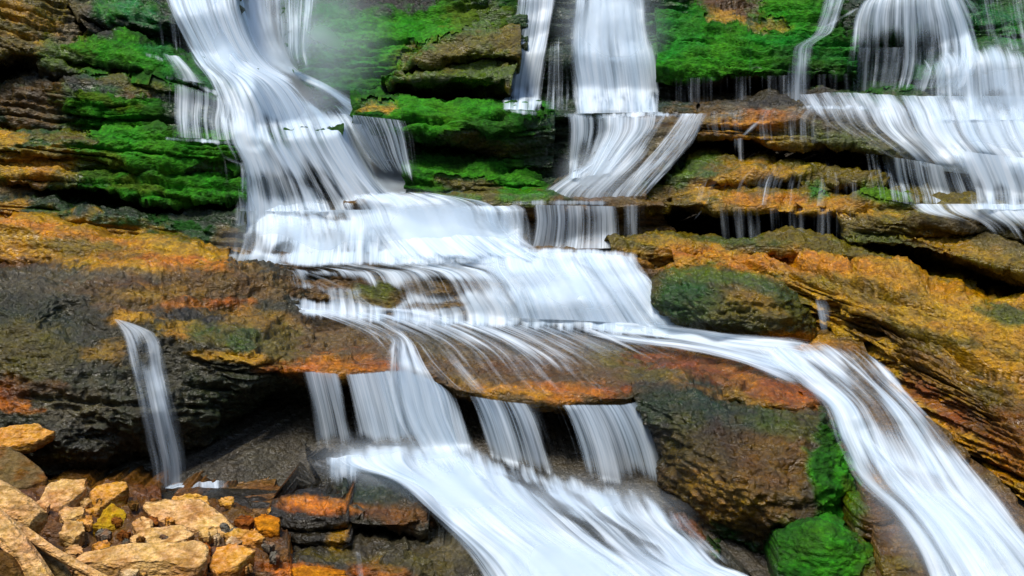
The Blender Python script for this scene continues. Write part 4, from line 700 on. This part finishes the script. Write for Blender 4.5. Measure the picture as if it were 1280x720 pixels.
W('trickle','short pair of strands below the orange mossed ledge','trickle',[[(915,174),(932,172)], [(916,190),(932,190)], [(917,206),(932,206)]], .6, ['X'], .06, .25, seed=62)
W('trickle','diagonal runlet crossing the orange moss to the short pair of strands','trickle',[[(965,138),(975,140)], [(945,150),(955,152)], [(925,168),(935,170)]], .7, ['X'], .04, .3, seed=63)
W('trickle','slanting runlet falling past the dark hollow under the olive ledge','trickle',[[(872,262),(880,264)], [(862,275),(870,278)], [(850,300),(857,302)]], .6, ['Y','T'], .06, .3, seed=64)
W('trickle','faint strands falling from the olive and orange ledge','trickle',[[(926,268),(952,268)], [(928,285),(952,285)], [(930,302),(950,302)]], .4, ['Y'], .06, .2, seed=65)
W('trickle','little waterfall beside the round boulder into the white stream','trickle',[[(1012,372),(1036,376)], [(1016,390),(1042,392)], [(1022,418),(1045,420)]], .66, ['AB','AC'], .06, .2, seed=66)
W('trickle','thin strand at the lower right of the layered olive ledge','trickle',[[(1262,320),(1274,320)], [(1264,340),(1274,340)], [(1264,372),(1274,372)]], .4, ['Z'], .06, .25, seed=67)
W('trickle','fine runlet following the curved edge of the olive overhang, upper middle','trickle',[[(588,-5),(594,-5)], [(582,20),(587,22)], [(560,36),(563,44)], [(530,52),(532,60)], [(505,70),(508,78)], [(488,98),(494,102)]], .55, ['O','O2'], .03, .3, seed=68, fall=False)
W('trickle','pale runlet along the top edge of the olive overhang, ending at the narrow fall','trickle',[[(580,34),(581,41)], [(600,34),(600,41)], [(626,38),(626,44)]], .5, ['O','O2'], .03, .3, seed=69, fall=False)

def spray(key, poly, d, on, off=.16):
    (x0, y0), (x1, y1), (x2, y2), (x3, y3) = poly       # top left, top right, bottom right, bottom left
    G = loft([[(x0, y0, 1), (x1, y1, 1)], [((x0 + x3) / 2, (y0 + y3) / 2, 1), ((x1 + x2) / 2, (y1 + y2) / 2, 1)], [(x3, y3, 1), (x2, y2, 1)]], 7, width=0)
    Y = sample_depth(G[..., 0], G[..., 1], on, 12) - off; h, w = Y.shape
    for _ in range(25):
        Pd = np.pad(Y, 1, mode='edge'); Y = 0.2 * Y + 0.2 * (Pd[:-2, 1:-1] + Pd[2:, 1:-1] + Pd[1:-1, :-2] + Pd[1:-1, 2:])
    P = at(G[..., 0], G[..., 1], Y); t = np.linspace(-1, 1, w)[None]; q = np.linspace(-1, 1, h)[:, None]
    dn = d * np.cos(np.clip(np.hypot(t, q), 0, 1) * math.pi / 2) ** 1.5 * (1 + .5 * fbm(P * 2.5, 2))
    e_ = root_of(key)
    mesh_obj('spray', P - np.array(e_.location), grid_faces(h, w), M_SPRAY, e_, {'dens': ('FLOAT', np.clip(dn, 0, 1))})
spray('tall', [(270,-140),(470,-100),(540,190),(330,150)], .24, big)
spray('tall', [(200,-60),(400,-60),(470,190),(250,170)], .5, big)
spray('tall', [(290,120),(520,150),(640,290),(420,300)], .45, big)
spray('tall', [(420,230),(640,240),(720,345),(440,345)], .6, ['N1','T'])
spray('tall', [(270,260),(480,260),(500,340),(260,340)], .4, ['N1','T'])
spray('pool', [(560,300),(800,300),(880,425),(580,420)], .35, ['N1','N2','T'])
spray('cen', [(680,-50),(840,-50),(850,110),(690,110)], .45, cf)
spray('cen', [(690,180),(800,160),(790,262),(690,262)], .35, ['Q2','S'])
spray('rdome', [(1120,40),(1400,40),(1420,240),(1140,240)], .3, rf)
spray('low', [(360,535),(640,545),(650,625),(370,615)], .45, ['AE','I'])
spray('low', [(600,575),(880,600),(880,680),(620,650)], .4, ['AE','I'])
spray('low', [(440,540),(640,560),(760,700),(480,640)], .5, ['AE','I'])
spray('low', [(700,620),(860,630),(930,760),(720,720)], .3, ['AE','I'])
spray('low', [(560,640),(760,660),(900,780),(640,780)], .4, ['AE'])
spray('chute', [(1020,480),(1180,520),(1420,780),(1120,780)], .25, ['AD','I'])
spray('chute', [(1040,540),(1160,560),(1300,740),(1120,740)], .25, ['AD','I'])

# ------------------------------------------------------------------ loose stones at the bottom left
def ground_Y(px, py): return sample_depth(np.array([px], float), np.array([py], float), ['AJ'])[0]
def slab(name, label, poly, thick, col, mt=None, lift=0.03, seed=0, cat='rock', group=None, tilt=.0045, front=None):
    """a loose flat stone: outline of its top face, thickness in metres"""
    poly = np.array(poly, float); cx, cy = poly.mean(0)
    Yc = (ground_Y(cx, cy) - lift) if front is None else front
    # top face leans toward the viewer: far edge higher and further
    n = 40; k = len(poly); a = np.arange(k + 1) / k
    pc = np.concatenate([poly, poly[:1]]); tt = np.linspace(0, k, n, endpoint=False); ii = tt.astype(int); pp = pc[ii] + (pc[ii + 1] - pc[ii]) * (tt - ii)[:, None]
    pp[:, 0] += .8 * RNG.normal(size=n); pp[:, 1] += .5 * RNG.normal(size=n)
    rings = []; m = 9
    for i in range(m + 1):
        f = i / m; q = np.array([cx, cy]) + (pp - [cx, cy]) * f
        rings.append(at(q[:, 0], q[:, 1], Yc - (q[:, 1] - cy) * tilt))
    top = rings[1:]; ctr = rings[0][:1]
    sides = []
    cw = at(cx, cy, Yc)
    for i, (dz, sc) in enumerate(((.03, 1.0), (.3, 1.02), (.36, .985), (.65, 1.0), (.7, .97), (1.0, .93))):
        q = top[-1].copy(); q[:, :2] = cw[:2] + (q[:, :2] - cw[:2]) * sc; q[:, 2] -= thick * dz; sides.append(q)
    allr = top + sides
    V = np.concatenate([ctr] + allr + [[cw - [0, 0, thick]]])
    d = 0.010 * fbm(V * [9, 9, 14] + seed, 3) + 0.004 * fbm(V * 40 + seed, 2)
    V = V + d[:, None] * np.array([.3, -.5, 1.0]) + 0.006 * np.stack([fbm(V * 20 + seed + 5, 2), fbm(V * 20 + seed + 9, 2), 0 * d], -1)
    fs = [(0, 1 + j, 1 + (j + 1) % n) for j in range(n)]
    for r in range(len(allr) - 1):
        o_ = 1 + r * n
        fs += [(o_ + j, o_ + n + j, o_ + n + (j + 1) % n, o_ + (j + 1) % n) for j in range(n)]
    o_ = 1 + (len(allr) - 1) * n; last = len(V) - 1
    fs += [(o_ + j, last, o_ + (j + 1) % n) for j in range(n)]
    c = np.ones((len(V), 3)) * np.array(col); w = sstep(-.1, .5, fbm(V * 12 + seed, 3)); c = c + (np.array(RB) - c) * (w * .5)[:, None]
    o = mesh_obj(name, V, fs, mt or M_DRY, None, {'Col': ('FLOAT_COLOR', c)})
    return tag(o, label, cat, group)
SN = (0.70, 0.44, 0.21); SO = (0.66, 0.35, 0.13); SP = (0.70, 0.50, 0.29)
g = 'loose sandstone pieces at the bottom left'
slab('sandstone_piece','pointed golden stone lying left in the upper row of loose pieces',[(45,632),(60,605),(78,598),(108,598),(106,612),(85,628),(70,637),(50,638)],.07,SN,seed=1,group=g)
slab('sandstone_piece','leaning golden stone with a dark broken right end, upper row of loose pieces',[(98,634),(115,611),(140,602),(160,603),(158,613),(126,634),(112,641)],.09,SO,seed=2,group=g)
slab('sandstone_piece','small flat stone under the gap between the two upper golden stones',[(72,640),(85,632),(104,634),(104,644),(80,650)],.04,SN,seed=3,group=g)
slab('sandstone_piece','knobbly yellow orange stone just below the leaning golden stone',[(118,655),(128,640),(140,628),(158,642),(158,652),(135,658)],.07,OC,seed=4,group=g)
slab('sandstone_piece','widest pale slab right of the leaning stone, near the thin waterfall',[(178,630),(205,625),(250,623),(272,638),(294,658),(285,668),(236,658),(195,650)],.07,SN,seed=5,group=g,lift=.05)
slab('sandstone_piece','thin orange stone lying behind the widest pale slab',[(215,622),(235,616),(258,620),(262,630),(225,632)],.05,SO,seed=6,group=g,lift=.0)
slab('sandstone_piece','small dusty block touching the left end of the widest pale slab',[(165,652),(178,645),(192,652),(188,664),(168,664)],.05,SN,seed=7,group=g)
slab('sandstone_piece','flat tan piece between the widest slab and the long front slab',[(162,672),(185,660),(230,656),(242,668),(225,678),(170,684)],.05,SN,seed=8,group=g)
slab('sandstone_piece','long low front slab with a shaded lower edge at the bottom',[(88,704),(105,690),(160,680),(250,675),(263,686),(254,706),(236,710),(200,700),(110,704)],.11,SN,seed=9,group=g,lift=.08)
slab('sandstone_piece','broad orange stone right of the long front slab',[(262,702),(272,682),(300,680),(318,688),(300,706),(275,716)],.07,SO,seed=10,group=g,lift=.05)
slab('sandstone_piece','square golden stone below the flat small one, middle of the pile',[(75,668),(80,652),(104,650),(106,664),(92,674)],.06,SN,seed=11,group=g)
slab('sandstone_piece','orange piece at the right end of the pile, near the black rock',[(280,668),(295,660),(322,662),(332,672),(300,680)],.05,SO,seed=12,group=g)
slab('sandstone_piece','bright orange stone behind the black flat topped rock',[(318,650),(330,642),(350,648),(350,662),(325,664)],.05,OR,seed=13,group=g)
slab('sandstone_piece','small orange stone in front of the black flat topped rock',[(362,712),(380,706),(430,712),(440,724),(370,726)],.05,OR,seed=14,group=g,front=5.75)
slab('sandstone_piece','orange flat stone on the dark rock at the left edge',[(-30,548),(5,532),(45,530),(68,540),(48,552),(10,558)],.05,SO,seed=15,group=g,front=6.75)
slab('sandstone_piece','brown layered stone at the left edge, above the golden log',[(-60,590),(-30,562),(15,558),(55,590),(60,602),(20,612),(-30,610)],.12,WB,seed=16,group=g,front=6.55)
def clashes(x, y, placed): return any(abs(x - a) < 11 and abs(y - b) < 7 for a, b in placed)
placed = []; spots = ['among the loose golden pieces']
rs = random.Random(5)
for i in range(400):
    x = rs.uniform(50, 345); y = rs.uniform(622, 716)
    if clashes(x, y, placed) or (x < 120 and y > 690) : continue
    placed.append((x, y)); r = rs.uniform(5, 12)
    pts = [(x + r * (1 + .3 * rs.uniform(-1, 1)) * math.cos(t), y + .55 * r * (1 + .3 * rs.uniform(-1, 1)) * math.sin(t)) for t in np.linspace(0, 2 * math.pi, 7)[:-1]]
    slab('stone_chip', 'small broken sandstone chip lying among the larger loose pieces', pts, .035, rs.choice([SN, SO, RB, SP, BR, GY]), seed=50 + i, lift=.015, group='small sandstone chips')
    if len(placed) > 48: break

def log(name, label, pts, radii, col, seed=0):
    """a weathered log along pixel points (px, py, Y)"""
    Pn = at(*np.array(pts, float).T); k = len(Pn); q = np.linspace(0, k - 1, 70); ctr = pchip(np.arange(k), Pn, q); rad = pchip(np.arange(k), np.array(radii, float), q)
    T = np.gradient(ctr, axis=0); T /= np.linalg.norm(T, axis=1)[:, None]
    A = np.cross(T, [0, 0, 1.0]); A /= np.linalg.norm(A, axis=1)[:, None]; B = np.cross(A, T)
    m = 40; th = np.linspace(0, 2 * math.pi, m, endpoint=False)
    gr = 1 + .16 * perlin(np.stack([np.cos(th)[None] * 3 + 0 * q[:, None], np.sin(th)[None] * 3 + 0 * q[:, None], q[:, None] * .05 + seed + 0 * th[None]], -1)) + .10 * perlin(np.stack([np.cos(th)[None] * 8 + 0 * q[:, None], np.sin(th)[None] * 8 + 0 * q[:, None], q[:, None] * .04 + seed + 0 * th[None]], -1))
    V = ctr[:, None] + rad[:, None, None] * gr[..., None] * (np.cos(th)[None, :, None] * A[:, None] + np.sin(th)[None, :, None] * B[:, None])
    V = V.reshape(-1, 3); n = 70
    fs = [(i * m + j, i * m + (j + 1) % m, (i + 1) * m + (j + 1) % m, (i + 1) * m + j) for i in range(n - 1) for j in range(m)]
    V = np.concatenate([V, ctr[:1], ctr[-1:]]); fs += [(n * m, (j + 1) % m, j) for j in range(m)] + [(n * m + 1, (n - 1) * m + j, (n - 1) * m + (j + 1) % m) for j in range(m)]
    c = np.ones((len(V), 3)) * np.array(col); c = c + (np.array(BR) - c) * (sstep(0, .5, fbm(V * [8, 8, 30] + seed, 3)) * .5)[:, None]
    return tag(mesh_obj(name, V, fs, M_WOOD, None, {'Col': ('FLOAT_COLOR', c)}), label, 'driftwood')
log('driftwood_log','thick blunt golden log end poking in at the left edge',[(-120,590,6.1),(-20,618,5.85),(20,640,5.75),(48,655,5.7)],[.09,.085,.08,.055],SN,1)
log('driftwood_log','thin pale pole slanting from the left edge to the bottom, rightmost of the driftwood',[(-60,640,5.7),(10,655,5.6),(70,692,5.5),(140,730,5.4)],[.022,.022,.02,.018],SN,2)
log('driftwood_log','grooved golden log steeply slanting off the bottom left corner',[(-60,610,5.7),(0,660,5.55),(30,695,5.45),(60,740,5.35)],[.06,.055,.05,.05],SN,3)
log('driftwood_log','brown split pole between the grooved log and the thin pale pole',[(-20,645,5.75),(30,672,5.65),(75,712,5.55),(90,740,5.5)],[.03,.03,.028,.028],WB,4)
log('driftwood_log','dark brown root low in the bottom left corner',[(-60,690,5.5),(0,705,5.4),(30,740,5.35)],[.06,.05,.045],BR,5)

# ------------------------------------------------------------------ added unseen bank behind the camera, blocks low sky light
th = np.linspace(math.radians(-40), math.radians(220), 160); hh = np.linspace(0, 1, 50)
T_, H_ = np.meshgrid(th, hh); rad = 13 + 3.0 * H_
P = np.stack([np.cos(T_) * rad * 1.1, 2 - np.sin(T_) * rad, -5 + 15 * H_], -1)
P = P + (1.1 * fbm(P * .45, 4) + .5 * fbm(P * 2.2, 3))[..., None] * np.stack([-np.cos(T_), np.sin(T_), .4 + 0 * T_], -1)
tag(mesh_obj('unseen_sky_blocker', P, grid_faces(*T_.shape), M_MOSS, None, {'Col': ('FLOAT_COLOR', np.ones(T_.shape + (3,)) * np.array((.05, .075, .03)))}), kind='structure')

# ------------------------------------------------------------------ light
w = bpy.data.worlds.new('World'); bpy.context.scene.world = w; w.use_nodes = True; nt = w.node_tree
sky = nt.nodes.new('ShaderNodeTexSky'); sky.sky_type = 'NISHITA'; sky.sun_disc = False
EL, AZ = 64, 215
sky.sun_elevation = math.radians(EL); sky.sun_rotation = math.radians(AZ)
bg = nt.nodes['Background']; bg.inputs[1].default_value = 0.12; nt.links.new(sky.outputs[0], bg.inputs[0])
sl = bpy.data.lights.new('sun', 'SUN'); sl.energy = 1.9; sl.angle = math.radians(16); sl.color = (1, .95, .86)
so = bpy.data.objects.new('sun', sl); C.objects.link(so)
e, a = math.radians(EL), math.radians(AZ)
from mathutils import Vector
sd = Vector((math.sin(a) * math.cos(e), math.cos(a) * math.cos(e), math.sin(e)))
so.rotation_euler = sd.to_track_quat('Z', 'Y').to_euler()
sc = bpy.context.scene
sc.view_settings.view_transform = 'Standard'; sc.view_settings.look = 'None'; sc.view_settings.gamma = 1; sc.view_settings.exposure = 1.15
sc.cycles.transparent_max_bounces = 24; sc.cycles.max_bounces = 4; sc.cycles.diffuse_bounces = 2
